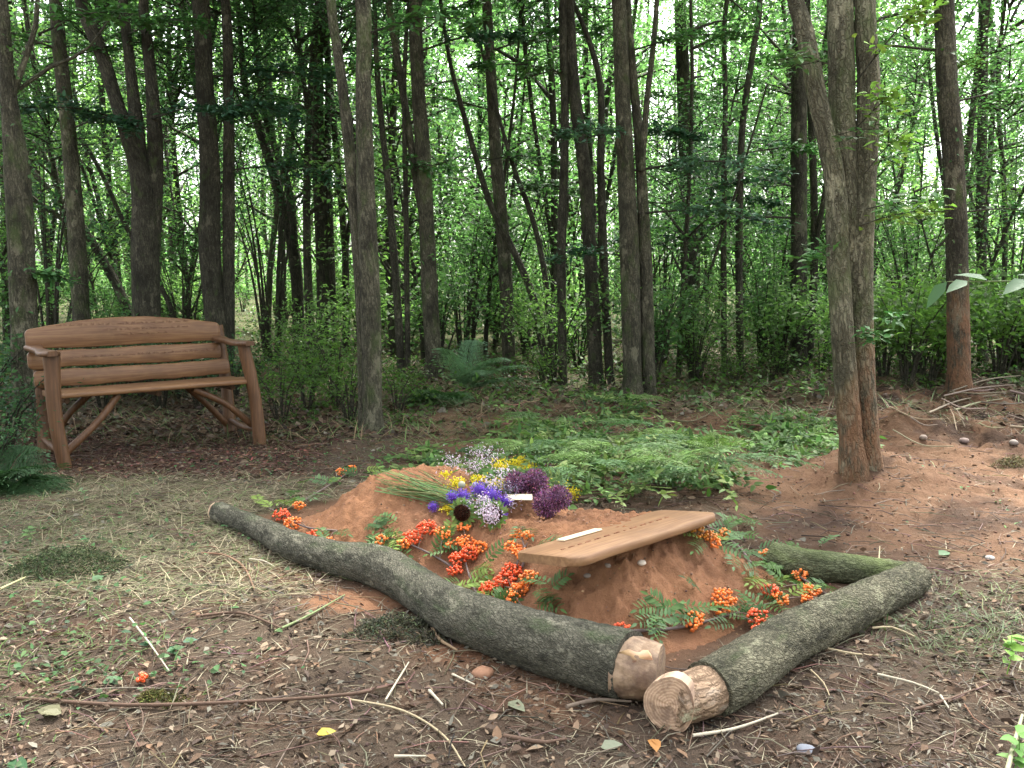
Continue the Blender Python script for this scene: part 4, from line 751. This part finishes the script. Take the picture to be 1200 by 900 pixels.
# woodland floor cover
mb = MB(); n = 42000; y = 7.0 + 24 * U(0, 1, n) ** 1.5; x = U(-1, 1, n) * (y * .62 + 2); k = (fbm(x * .8, y * .8, 0, 3, 303) + ss(7, 9.5, y) * .5 > .12); x, y = x[k], y[k]; n = len(x)
leaves(mb, np.stack([x, y, G(x, y) + U(.02, .28, n) * ss(6.5, 10, y)], 1), rdir(n, .4), np.array([0, -.3, 1.]) + N(size=(n, 3)) * .5, U(.03, .08, n), U(.02, .045, n), jit((.07, .13, .035), n, .35), 'q')
tag(mb.build('ground_cover', M_leaf, smooth=False), 'low green leafy cover on the woodland floor', 'ground cover', kind='stuff')
def blades(mb, x, y, L, w_, col, up=.6, mi=0):
    n = len(x); a = U(0, 6.28, n); d = np.stack([np.cos(a), np.sin(a)], 1); z = HH(x, y); L = np.broadcast_to(L, (n,)); el = U(.1, 1, n) * up
    p0 = np.stack([x, y, z - .003], 1); sd = np.stack([-d[:, 1], d[:, 0], np.zeros(n)], 1) * (w_ / 2)
    def pt(t): return p0 + np.concatenate([d * (L * t * np.cos(el * (1 - .4 * t)))[:, None], (L * t * np.sin(el) * (1 - .45 * t) + .004)[:, None]], 1)
    v = np.stack([p0 - sd, p0 + sd, pt(.5) + sd, pt(.5) - sd, pt(1) + sd * .2, pt(1) - sd * .2], 1); b = np.arange(n)[:, None] * 6
    f = np.concatenate([b + np.array([[0, 1, 2, 3]]), b + np.array([[3, 2, 4, 5]])]); mb.add(v.reshape(-1, 3), f, np.repeat(col, 6, 0), None, mi)

# ------------------------------------------------------------------ litter
def inside(x, y):
    u, v = uv_of(x, y); return (u > -.02) & (u < 2.45) & (v > -.02) & (v < 1.35)
def spread(n, y0=1.2, y1=7.5, pw=1.6):
    y = y0 + (y1 - y0) * U(0, 1, n) ** pw; x = U(-1, 1, n) * (y * .62 + 1.3); return x, y
def flakes(mb, x, y, L, W, col, tilt=.35, lift=.006, kind='o'):
    n = len(x); z = HH(x, y) + U(.0, lift, n); d = rdir(n, .18); leaves(mb, np.stack([x, y, z], 1), d, np.array([0, 0, 1.]) + N(size=(n, 3)) * tilt, L, W, col, kind, .15)
mb = MB(); x, y = spread(66000); c, kh, kr, kc = zones(x, y); k = ~inside(x, y) & (U(0, 1, len(x)) > kr * .88 + kh * .5); x, y = x[k], y[k]; n = len(x)
pal = np.array([(.16, .10, .065), (.10, .06, .04), (.22, .15, .10), (.07, .045, .035), (.22, .165, .12), (.15, .085, .05), (.17, .15, .12)]); col = pal[rng.integers(0, 7, n)] * U(.6, 1.3, (n, 1))
col = col * np.array([[.85, .88, .86]]); h_ = int(n * .12); s = U(.35, 1, n) ** 1.4
flakes(mb, x[:h_], y[:h_], .050 * s[:h_], .034 * s[:h_] * U(.4, 1, h_), col[:h_], .7, .014)
flakes(mb, x[h_:], y[h_:], .034 * s[h_:], .016 * s[h_:] * U(.3, 1.2, n - h_), col[h_:], .9, .014, 'q')
x = U(-1, 1, 26000); y = 6.4 + 8 * U(0, 1, 26000) ** 1.3; x = x * (y * .6 + 1); _, kh, kr, kc = zones(x, y); k = U(0, 1, 26000) > kr * .75; x, y = x[k], y[k]; n = len(x)
flakes(mb, x, y, U(.03, .08, n), U(.015, .045, n), pal[rng.integers(0, 7, n)] * U(.3, .9, (n, 1)), .8, .03, 'q')
tag(mb.build('leaf_litter', M_litter, smooth=False), 'brown dead leaf litter covering the ground', 'leaf litter', kind='stuff')
mb = MB(); x, y = spread(88000, pw=1.4); c, kh, kr, kc = zones(x, y); k = ~inside(x, y) & (U(0, 1, len(x)) > kr * .85) & (U(0, 1, len(x)) < .42 + .6 * kh); x, y = x[k], y[k]; n = len(x); c, kh, kr, kc = zones(x, y)
col = np.where((U(0, 1, n) < .52 + .4 * kh)[:, None], np.array([[.27, .235, .16]]), np.array([[.11, .082, .058]])) * U(.4, 1.25, (n, 1)); blades(mb, x, y, U(.02, .13, n), U(.0012, .0034, n)[:, None], col, .22)
x = U(-1, 1, 16000); y = 6.2 + 7 * U(0, 1, 16000) ** 1.3; x = x * (y * .6 + 1); n = 16000
blades(mb, x, y, U(.06, .35, n), U(.003, .007, n)[:, None], np.where(U(0, 1, (n, 1)) < .5, np.array([[.20, .14, .085]]), np.array([[.10, .16, .05]])) * U(.5, 1.3, (n, 1)), .7)
x = U(-4.6, -.7, 19000); y = U(2.9, 5.3, 19000); _, kh, _, _ = zones(x, y); k = (U(0, 1, 19000) < kh) & ~inside(x, y); x, y = x[k], y[k]; n = len(x)
col = np.array([[.35, .30, .195]]) * U(.35, 1.25, (n, 1)) * np.where(U(0, 1, (n, 1)) < .35, np.array([[.45, .70, .4]]), 1); blades(mb, x, y, U(.05, .2, n), U(.0015, .0035, n)[:, None], col, .3)
tag(mb.build('straw_litter', M_straw), 'pale dry straw and grass stalks strewn over the ground', 'straw', kind='stuff')
mb = MB(); x, y = spread(4800, pw=1.3)
for xx, yy in zip(x, y):
    if inside(xx, yy): continue
    L = U(.04, .22); a = U(0, 6.28); d = np.array([math.cos(a), math.sin(a), 0]); z = float(G(xx, yy)) + .006; p = np.array([xx, yy, z]); m = p + d * L * .5 + [N() * L * .06, N() * L * .06, U(0, .01)]
    tube(mb, [p, m, p + d * L], [.002 * U(.5, 1.4), .0018, .001], 4, None, cap=False, col=jit((.12, .085, .06), 1, .4)[0])
tag(mb.build('twig_litter', M_twig), 'small broken twigs strewn over the ground', 'twigs', kind='stuff')
def clods(n, x, y, r0, r1, col):
    v, f = ico(); v = v[:12] if False else v; r = r0 * (r1 / r0) ** U(0, 1, n); z = HH(x, y) + r * .25; vv = np.stack([x, y, z], 1)[:, None] + v[None] * (r[:, None, None]) * (1 + .35 * N(size=(n, len(v), 1)).clip(-1, 1)) * np.array([1, 1, .75]); ff = (f[None] + (np.arange(n) * len(v))[:, None, None]).reshape(-1, 3); return vv.reshape(-1, 3), ff, np.repeat(jit(col, n, .3), len(v), 0)
mb = MB(); x, y = U(.6, 4.6, 4200), U(3.2, 7.6, 4200); _, _, kr, _ = zones(x, y); k = (U(0, 1, 4200) < kr) & ~inside(x, y); x, y = x[k], y[k]; mb.add(*clods(len(x), x, y, .002, .008, (.13, .07, .042)))
x, y = spread(2600, 2, 5); k = ~inside(x, y); x, y = x[k], y[k]; mb.add(*clods(len(x), x, y, .002, .006, (.08, .055, .04)))
tag(mb.build('soil_crumbs', M_stone), 'loose crumbs of red soil', 'soil crumbs', kind='stuff')
mb = MB(); u, v = U(.1, 2.4, 2600), U(0, 1.25, 2600); x = GO[0] + u * AX[0] + v * VX[0]; y = GO[1] + u * AX[1] + v * VX[1]; mb.add(*clods(2600, x, y, .0010, .0045, (.26, .15, .095))); m_ = mb.build('soil_crumbs', M_stone); tag(m_, 'small crumbs of earth scattered over the mound', 'soil crumbs', kind='stuff')
mb = MB(); x, y = U(-4, -1.2, 9000), U(4.8, 7.2, 9000); _, _, _, kc = zones(x, y); k = U(0, 1, 9000) < kc; x, y = x[k], y[k]; n = len(x); flakes(mb, x, y, U(.012, .045, n), U(.006, .014, n), jit((.10, .052, .036), n, .5), .5, .015, 'q')
tag(mb.build('wood_chips', M_litter, smooth=False), 'dark red-brown wood chips spread under the bench', 'wood chips', kind='stuff')
# green weeds and grass in the clearing
mb = MB()
for px, py, rx, ry, n, c in ((50, 790, .22, .25, 500, (.07, .12, .03)), (60, 720, .25, .2, 350, (.08, .12, .04)), (1140, 742, .18, .10, 420, (.06, .09, .03)), (1190, 740, .2, .12, 260, (.06, .10, .03)), (1120, 760, .15, .1, 250, (.10, .12, .05)), (20, 620, .4, .3, 900, (.09, .12, .05)), (150, 640, .5, .3, 700, (.11, .13, .06)), (600, 480, 1.6, .5, 1800, (.10, .15, .05)), (1180, 700, .2, .1, 260, (.10, .14, .05)), (830, 520, .6, .4, 700, (.12, .16, .06)), (540, 525, .5, .3, 600, (.10, .15, .05)), (320, 520, .8, .3, 700, (.10, .13, .05))):
    c0 = PZ(px, py); x = c0[0] + N(size=n) * rx; y = c0[1] + N(size=n) * ry; k = ~inside(x, y); x, y = x[k], y[k]; blades(mb, x, y, U(.02, .09, len(x)), U(.0015, .004, len(x))[:, None], jit(c, len(x), .3), .9)
tag(mb.build('grass', M_near), 'thin green grass coming up in patches', 'grass', kind='stuff')
mb = MB()
for px, py, rx, ry, n in ((30, 790, .22, .22, 130), (110, 800, .2, .08, 50), (60, 700, .3, .2, 80), (30, 640, .5, .3, 350), (200, 780, .2, .1, 60), (1190, 600, .3, .3, 40), (330, 545, .5, .3, 200)):
    c0 = PZ(px, py); x = c0[0] + N(size=n) * rx; y = c0[1] + N(size=n) * ry; flakes(mb, x, y, U(.012, .035, n), U(.010, .022, n), jit((.06, .12, .045), n, .3), .4, .035)
tag(mb.build('ground_weeds', M_near), 'small green weed leaves low on the ground', 'weeds', kind='stuff')

# cut greenery behind the mound
mb = MB()
def heap(px0, py0, px1, py1, n, hgt, cols):
    a = PZ(px0, py0); b = PZ(px1, py1)
    for k in range(n):
        px, py = U(px0, px1), U(py0, py1); c0 = PZ(px, py); c = np.array([c0[0], c0[1], float(G(c0[0], c0[1])) + U(0, hgt)]); an = U(0, 6.28); d = np.array([math.cos(an), math.sin(an), U(-.1, .25)]); L = U(.12, .38); m = int(L / .018); t = U(0, 1, m); p = c + d * (t * L)[:, None] - np.array([0, 0, 1]) * (.12 * L * t * t)[:, None]; p[:, 2] = np.maximum(p[:, 2], G(p[:, 0], p[:, 1]) + .008)
        cc = np.array(random.choice(cols)); tube(mb, [c, c + d * L * .5, c + d * L], .0018, 3, None, cap=False, col=cc * 1.2); leaves(mb, p, d + rdir(m, .4) * 1.2, np.array([0, -.2, 1.]) + N(size=(m, 3)) * .4, U(.03, .075, m), U(.015, .034, m), jit(cc, m, .25), 'o')
GC = ((.085, .16, .045), (.12, .21, .055), (.06, .12, .035), (.18, .25, .08)); heap(600, 524, 850, 592, 260, .16, GC); heap(585, 495, 700, 530, 70, .12, GC); heap(700, 478, 752, 498, 45, .10, GC); heap(850, 500, 1000, 512, 18, .05, GC); heap(470, 530, 600, 560, 60, .05, GC); heap(560, 456, 940, 482, 45, .06, GC)
heap(888, 500, 975, 545, 120, .12, GC[:3])
tag(mb.build('cut_greenery', M_near), 'heaped cut nettles and leafy stalks behind the mound', 'cut greenery', kind='stuff')
ferns = [("cut bracken frond lying flat at the centre of the green heap", 775, 560, (1, .35), .55), ("cut bracken frond pointing left among the heaped nettles", 700, 556, (-1, .2), .5), ("cut bracken frond on the near side of the green heap", 690, 584, (1, .1), .45), ("cut bracken frond at the right side of the green heap", 800, 578, (.8, -.3), .5), ("bluish cut bracken frond at the back left of the green heap", 625, 520, (-.3, .7), .5), ("cut bracken frond at the far tip of the green heap", 740, 490, (.6, .5), .45), ("cut bracken frond nearest the plank", 820, 590, (-1, -.15), .4), ("cut bracken frond at the far middle of the green heap", 700, 525, (.8, .5), .5)]
for k in range(16): ferns.append(('feathery cut bracken frond half buried in the green heap behind the mound', U(620, 850), U(530, 592), (U(-1, 1), U(-.4, .4)), U(.35, .55)))
for lb, px, py, d, L in ferns:
    b = PZ(px, py); b[2] = float(G(b[0], b[1])) + .17; root = thing('bracken_frond', lb, 'fern frond', b, 0, 'cut bracken fronds behind the mound'); mb = MB(); fern(mb, b, np.array([d[0], d[1], .12]), L, random.choice(((.14, .23, .07), (.11, .19, .07), (.08, .16, .06))), 15, .25, .20); mb.build('frond', M_near, root, b)
def bracken(label, px, py, fr, col, nm='bracken_fern'):
    b = PH(px, py); root = thing(nm, label, 'fern', b)
    for dx, dy, dz, L, arch in fr:
        mb = MB(); fern(mb, b + [0, 0, .02], np.array([dx, dy, dz]), L, col, 19, arch, .34); mb.build('frond', M_near, root, b)
bracken('large bracken fern with wide drooping fronds right of the brown tree', 545, 458, [(.55, -.4, 1.0, .95, .5), (.9, -.1, .8, .95, .45), (-.3, -.3, 1.1, .95, .5), (.2, -.5, .6, .8, .5), (1, .1, .4, .85, .3), (.1, .1, 1.2, 1.1, .6)], (.15, .27, .15))
bracken('small dark fern at the left edge below the bench', 5, 575, [(.5, -.3, .7, .4, .5), (.8, 0, .4, .4, .5), (-.3, -.4, .7, .4, .5), (.2, .3, .8, .45, .5), (.9, -.4, .5, .35, .5)], (.04, .09, .035))
bracken('dark glossy fern tuft low at the foot of the brown tree', 515, 470, [(-.8, -.3, .4, .4, .5), (.8, -.3, .5, .4, .5), (0, -.6, .5, .35, .5), (-.4, -.5, .6, .4, .5), (.4, -.6, .3, .4, .4)], (.04, .10, .03))

# ------------------------------------------------------------------ individual sticks and stalks
def stick(label, pts, r, col, nm='fallen_stick', cat='stick', group=None, lift=.008, mat=M_twig):
    P_ = [PH(x, y, lift + r) for x, y in pts]; b = P_[0].copy(); mb = MB(); tube(mb, P_, [r] + [r * .9] * (len(P_) - 2) + [r * .55], 8, .03, barkdisp(r * .12, 1.5), col=col); o = mb.build(nm, mat, origin=b); o.location = b; return tag(o, label, cat, group)
TAN, WHT, BRN, GRY, GRN = (.36, .29, .18), (.42, .37, .28), (.10, .06, .04), (.20, .17, .13), (.16, .20, .09)
stick('long dark twig lying across the litter near the bottom left', [(20, 818), (150, 826), (290, 822), (420, 812), (470, 800)], .0055, BRN)
stick('pale thin stalk above the long dark twig at the bottom left', [(60, 812), (140, 806), (220, 808)], .0022, GRY)
stick('cream straw stalk leaning on the litter left of centre', [(152, 724), (176, 755), (198, 786)], .0030, WHT, 'straw_stalk', 'stalk', lift=.02)
stick('pale straw bent in a V by the middle of the long log', [(292, 655), (308, 657), (322, 664)], .0035, WHT, 'straw_stalk', 'stalk')
stick('grey-green stem lying on the red soil in front of the long log', [(322, 740), (360, 722), (404, 697)], .0045, GRN, 'plant_stem', 'stem')
stick('thin pale cane running diagonally across the bottom centre', [(400, 818), (470, 832), (520, 862), (545, 898)], .0035, TAN)
stick('short white chip of wood in the bottom centre litter', [(462, 886), (500, 886)], .004, WHT, 'wood_splinter', 'splinter')
stick('white splinter just below the small brown lump', [(530, 790), (556, 802)], .004, WHT, 'wood_splinter', 'splinter')
stick('white splinter pointing down toward the cane', [(503, 809), (519, 826)], .0045, WHT, 'wood_splinter', 'splinter')
stick('white stalk tilted up left of the brown lump', [(452, 820), (479, 776)], .0035, WHT, 'straw_stalk', 'stalk', lift=.015)
stick('tan forked bark strip beside the moss clod', [(503, 726), (514, 748), (536, 762)], .006, (.25, .17, .10), 'bark_strip', 'bark')
stick('long white stick running from the sawn log end to the lower right', [(812, 862), (860, 854), (912, 836)], .0050, WHT)
stick('pale stick bent near the bottom right', [(1028, 790), (1070, 800), (1100, 812)], .0038, WHT)
stick('short pale stick continuing below the bent one', [(1102, 815), (1114, 833)], .0036, WHT)
stick('dark thin stick at the bottom right', [(1070, 832), (1110, 820), (1142, 808)], .0045, BRN)
stick('pale stalk lying right of the short straight log', [(1022, 736), (1045, 735), (1072, 746)], .004, TAN, 'straw_stalk', 'stalk')
stick('pale stalk just beneath the short straight log', [(970, 760), (1000, 766), (1030, 768)], .004, TAN, 'straw_stalk', 'stalk')
stick('thin stalk below the middle of the short straight log', [(950, 785), (965, 800), (972, 815)], .0025, TAN, 'straw_stalk', 'stalk')
stick('grey broken stick under the near end of the long log', [(664, 828), (700, 820), (740, 822)], .006, (.16, .12, .09))
stick('dark brown stick at the bottom centre right', [(590, 862), (640, 870), (664, 866)], .006, BRN)
stick('brown curled twig left of the far log end', [(236, 648), (262, 650), (285, 664), (298, 690)], .0040, (.20, .11, .07))
stick('pale grass stem across the hay left of the mound', [(225, 700), (252, 690), (282, 702)], .002, TAN, 'straw_stalk', 'stalk')
stick('dark stick among the litter right of the mossy patch', [(230, 722), (280, 718), (330, 736)], .005, BRN)
stick('cream stalk at the very left edge', [(0, 690), (30, 676)], .004, (.45, .42, .22), 'straw_stalk', 'stalk', lift=.03)
stick('upright pale stub in the soil behind the green log', [(1030, 655), (1031, 640)], .003, TAN, 'straw_stalk', 'stalk', lift=.02)
for k in range(22):
    px, py = U(1040, 1230), U(455, 505); L = U(30, 90); a = U(-.5, .5); stick('bare stick in the brushwood on the bare soil at right', [(px, py), (px + L * .5, py + L * .5 * math.sin(a) + 2), (px + L, py + L * math.sin(a) * .6)], U(.004, .010), jit((.18, .14, .10), 1, .3)[0], 'fallen_stick', 'stick', 'brushwood on the bare soil at right', lift=U(0, .10))
for k in range(26):
    px, py = U(560, 1000), U(452, 500); L = U(14, 50); a = U(-.4, .4); stick('bare stick at the far edge of the clearing', [(px, py), (px + L * .5, py + 2), (px + L, py + L * math.sin(a) * .5)], U(.003, .007), jit((.20, .13, .09), 1, .3)[0], 'fallen_stick', 'stick', 'sticks at the far edge of the clearing', lift=U(0, .04))
b = PY(900, 440, 8.6); stick('pale crooked bare stick standing up in front of the wood', [(899, 448), (903, 420), (911, 400), (908, 382), (896, 370)], .008, (.42, .36, .28), lift=-.0)

# stones, lumps, moss
def stone(label, px, py, r, col, sq=.7, nm='stone', cat='stone', mat=M_stone):
    p = PH(px, py); v, f = ico(); vv = v * (1 + .18 * fbm(v[:, 0] * 1.7 + px, v[:, 1] * 1.7, v[:, 2] * 1.7, 3, 8))[:, None] * np.array([1.1, .95, sq]) * r; mb = MB(); mb.add(vv, f, col); o = mb.build(nm, mat); o.location = (p[0], p[1], p[2] + r * sq * .45); o.rotation_euler = (0, 0, px); return tag(o, label, cat)
stone('round pinkish stone nearest the big tree', 1082, 514, .026, (.22, .17, .14)); stone('flat pinkish-grey stone, middle of the three on the red soil', 1130, 518, .030, (.24, .18, .16)); stone('grey stone at the right edge of the red soil', 1188, 520, .028, (.22, .185, .165))
stone('small white stone set in the mound below the plank', 752, 661, .016, (.62, .52, .42), .6); stone('small grey pebble in the shade under the plank', 688, 676, .012, (.25, .2, .17)); stone('tiny pebble near the shaded left part of the mound end', 712, 664, .012, (.3, .24, .2))
stone('reddish earth lump in the litter before the long log', 566, 792, .032, (.24, .125, .075), .6, 'earth_lump', 'earth lump'); stone('grey flat stone at the bottom right of the litter', 945, 880, .024, (.16, .17, .20), .35); stone('pale chip of stone right of the short log', 1160, 655, .02, (.32, .30, .28), .5)
for lb, px, py, r, c in (('dark grey-green moss clod before the long log', 462, 742, .11, (.07, .075, .045)), ('flattened end of the mossy clod nearest the log', 500, 752, .05, (.075, .07, .045)), ('dark mossy grass clump in the hay at left', 78, 668, .17, (.055, .075, .032)), ('brown tuft of roots on the red soil at right', 1188, 545, .10, (.12, .10, .05)), ('small green moss cushion on the dark twig', 185, 822, .045, (.09, .09, .025))):
    p = PH(px, py); n = int(2600 * (r / .11) ** 1.2); mb = MB(); a = U(0, 6.28, n); rr = r * np.sqrt(U(0, 1, n)) * (1 + .9 * fbm(np.cos(a) * 2 + px, np.sin(a) * 2, 0, 3, 12)); x = p[0] + rr * np.cos(a) * 1.4; y = p[1] + rr * np.sin(a) * .9; h = r * .55 * np.clip(1 - (rr / r) ** 2, 0, 1) * (1 + .5 * fbm(x * 30, y * 30, 0, 2, 4))
    leaves(mb, np.stack([x, y, G(x, y) + h * U(.3, 1, n)], 1), rdir(n, .6), rdir(n), U(.008, .026, n), U(.002, .005, n), jit(c, n, .4), 'q'); o = mb.build('moss_clump', M_moss, origin=p, smooth=False); o.location = p; tag(o, lb, 'moss')
# loose leaves that stand out
for lb, px, py, L, c in (('yellow fallen leaf at the bottom left of centre', 371, 860, .05, (.50, .40, .07)), ('ochre fallen leaf beside the sawn log end', 765, 866, .06, (.40, .19, .06)), ('large grey-olive leaf near the bottom left', 72, 836, .08, (.17, .16, .09)), ('grey-green upturned leaf in front of the logs', 704, 876, .06, (.20, .22, .15)), ('pale grey-green leaf below the grey stick', 596, 822, .07, (.19, .20, .13)), ('green ivy leaf left of the long dark twig', 120, 800, .055, (.07, .14, .06)), ('blue-green leaf under the cream straw', 214, 752, .045, (.08, .15, .10)), ('dark green leaf in the bottom left corner', 12, 892, .07, (.04, .10, .04)), ('pale green leaf at the near side of the short log', 925, 746, .05, (.14, .20, .11)), ('small green leaf in the moss clump at left', 108, 680, .06, (.10, .18, .09)), ('green leaf alone on the red soil at right', 1100, 650, .07, (.08, .15, .07))):
    p = PH(px, py, .012); mb = MB(); d = np.array([[math.cos(px), math.sin(px), .12]]); leaves(mb, np.zeros((1, 3)), d, np.array([[.1, -.3, 1.]]), L, L * .62, [c], 'o'); leaves(mb, np.zeros((1, 3)), d + [[.5, -.5, .1]], np.array([[.2, -.2, 1.]]), L * .6, L * .4, [c], 'o'); o = mb.build('fallen_leaf', M_near); o.location = p; tag(o, lb, 'leaf')

# right-hand foreground: a sapling standing just outside the frame reaches in; a seedling lower down
p0 = np.array([1.62, 2.05, float(G(1.62, 2.05))]); root = thing('leafy_sapling', 'sapling at the right edge with large pale green leaves reaching in', 'sapling', p0)
mb = MB(); tube(mb, [p0 - [0, 0, .05], p0 + [.02, 0, .7], p0 + [-.03, .05, 1.5]], [.009, .007, .004], 8, .1, col=(.18, .15, .09)); mb.build('stem', M_twig, root, p0)
mb = MB(); s0 = p0 + [0, .0, 1.10]; e0 = PY(1110, 330, 2.15); tube(mb, [s0, (s0 + e0) / 2 + [0, 0, .03], e0], [.003, .002, .0012], 5, .05, col=(.12, .16, .06))
for t, sd, L in ((1, 0, .075), (.93, -1, .07), (.86, 1, .075), (.72, -1, .085), (.62, 1, .085), (.5, -1, .09), (.4, 1, .085), (.3, 1, .08), (.15, -1, .09)):
    p = s0 + (e0 - s0) * t + [0, 0, .03 * math.sin(t * 3.14)]; d = nrm(e0 - s0) * .7 + np.array([0, .5 * sd, .25 * sd]) + ([0, 0, -.9] if t > .98 else [0, 0, 0]); leaves(mb, p[None], d[None], np.array([[.1, -.5, 1.]]), L, L * .46, [(.05, .11, .045)], 'o', .2)
mbf = MB()
for k in range(26):
    t = U(.25, 1); a = U(0, 6.28); leaves(mbf, (p0 + [0, 0, 1.5 * t])[None], np.array([[abs(math.cos(a)) + .15, math.sin(a), .2]]), np.array([[0, -.3, 1.]]), U(.05, .09), U(.025, .04), [(.05, .11, .045)], 'o', .2)
mb.build('leafy_branch', M_near, root, p0); mbf.build('foliage', M_near, root, p0)
def seedling(label, px, py, hgt, n, c, ls=.035):
    b = PH(px, py); root = thing('seedling', label, 'seedling', b); mb = MB(); tube(mb, [b, b + [.01, 0, hgt * .5], b + [0, -.01, hgt]], [.002, .0015, .001], 5, None, col=np.array(c) * .9); mb.build('stem', M_twig, root, b); mb = MB()
    t = U(.3, 1, n)[:, None]; a = U(0, 6.28, n); d = np.stack([np.cos(a), np.sin(a), np.full(n, .2)], 1); leaves(mb, b + np.array([0, 0, hgt]) * t, d, np.array([0, -.3, 1.]) + N(size=(n, 3)) * .2, ls * U(.7, 1.2, n), ls * .6, jit(c, n, .15), 'o'); mb.build('foliage', M_near, root, b)
seedling('bright yellow-green seedling at the right edge of the litter', 1180, 790, .12, 10, (.20, .36, .06), .05); seedling('green seedling in the bottom right corner', 1188, 905, .10, 10, (.12, .26, .05), .045); seedling('little green seedling on the soil behind the green log', 943, 475, .22, 16, (.12, .22, .06), .05); seedling('thin green sprout in the weeds left of the mossy clump', 35, 640, .08, 8, (.12, .2, .07))
seedling('small green sprout beside the dark twig', 205, 768, .03, 8, (.05, .12, .05), .03); seedling('green sprout standing in the middle of the far left hay', 98, 592, .09, 8, (.14, .22, .1))
b = PH(1172, 905); stick('thick pale green plant stem at the bottom right corner', [(1180, 905), (1186, 880), (1198, 838)], .006, (.28, .28, .17), 'plant_stem', 'stem', lift=.05)

# ------------------------------------------------------------------ camera, light, world
cam = bpy.data.cameras.new('camera'); co = bpy.data.objects.new('camera', cam); COL.objects.link(co); co.location = (0, 0, H); co.rotation_euler = (math.pi / 2 - PITCH, 0, 0)
cam.sensor_width = 36; cam.lens = 36 * F / 1200; cam.clip_end = 3000; cam.clip_start = .05; SC.camera = co
cam.dof.use_dof = False
EL, AZ = math.radians(58), math.radians(25)       # sun behind thin cloud, high beyond the wood
sl = bpy.data.lights.new('sun', 'SUN'); sl.energy = 4.4; sl.angle = math.radians(12); sl.color = (1, .97, .88); so = bpy.data.objects.new('sun', sl); COL.objects.link(so)
sd = Vector((math.sin(AZ) * math.cos(EL), math.cos(AZ) * math.cos(EL), math.sin(EL))); so.rotation_euler = sd.to_track_quat('Z', 'Y').to_euler()
wd = bpy.data.worlds.new('World'); SC.world = wd; wd.use_nodes = True; nt = wd.node_tree; bg = nt.nodes['Background']
sky = nt.nodes.new('ShaderNodeTexSky'); sky.sky_type = 'NISHITA'; sky.sun_disc = False; sky.sun_elevation = EL; sky.sun_rotation = AZ; sky.dust_density = 4; sky.air_density = 1
hs = nt.nodes.new('ShaderNodeHueSaturation'); hs.inputs['Saturation'].default_value = .20; nt.links.new(sky.outputs[0], hs.inputs['Color']); nt.links.new(hs.outputs[0], bg.inputs[0]); bg.inputs[1].default_value = .15
vs = SC.view_settings; vs.view_transform = 'Standard'; vs.look = 'None'; vs.gamma = 1; vs.use_curve_mapping = False; vs.exposure = 2.6
cy = SC.cycles; cy.max_bounces = 6; cy.diffuse_bounces = 3; cy.glossy_bounces = 2; cy.transmission_bounces = 4; cy.transparent_max_bounces = 4; cy.caustics_reflective = False; cy.caustics_refractive = False; cy.use_denoising = True; cy.sample_clamp_indirect = 6
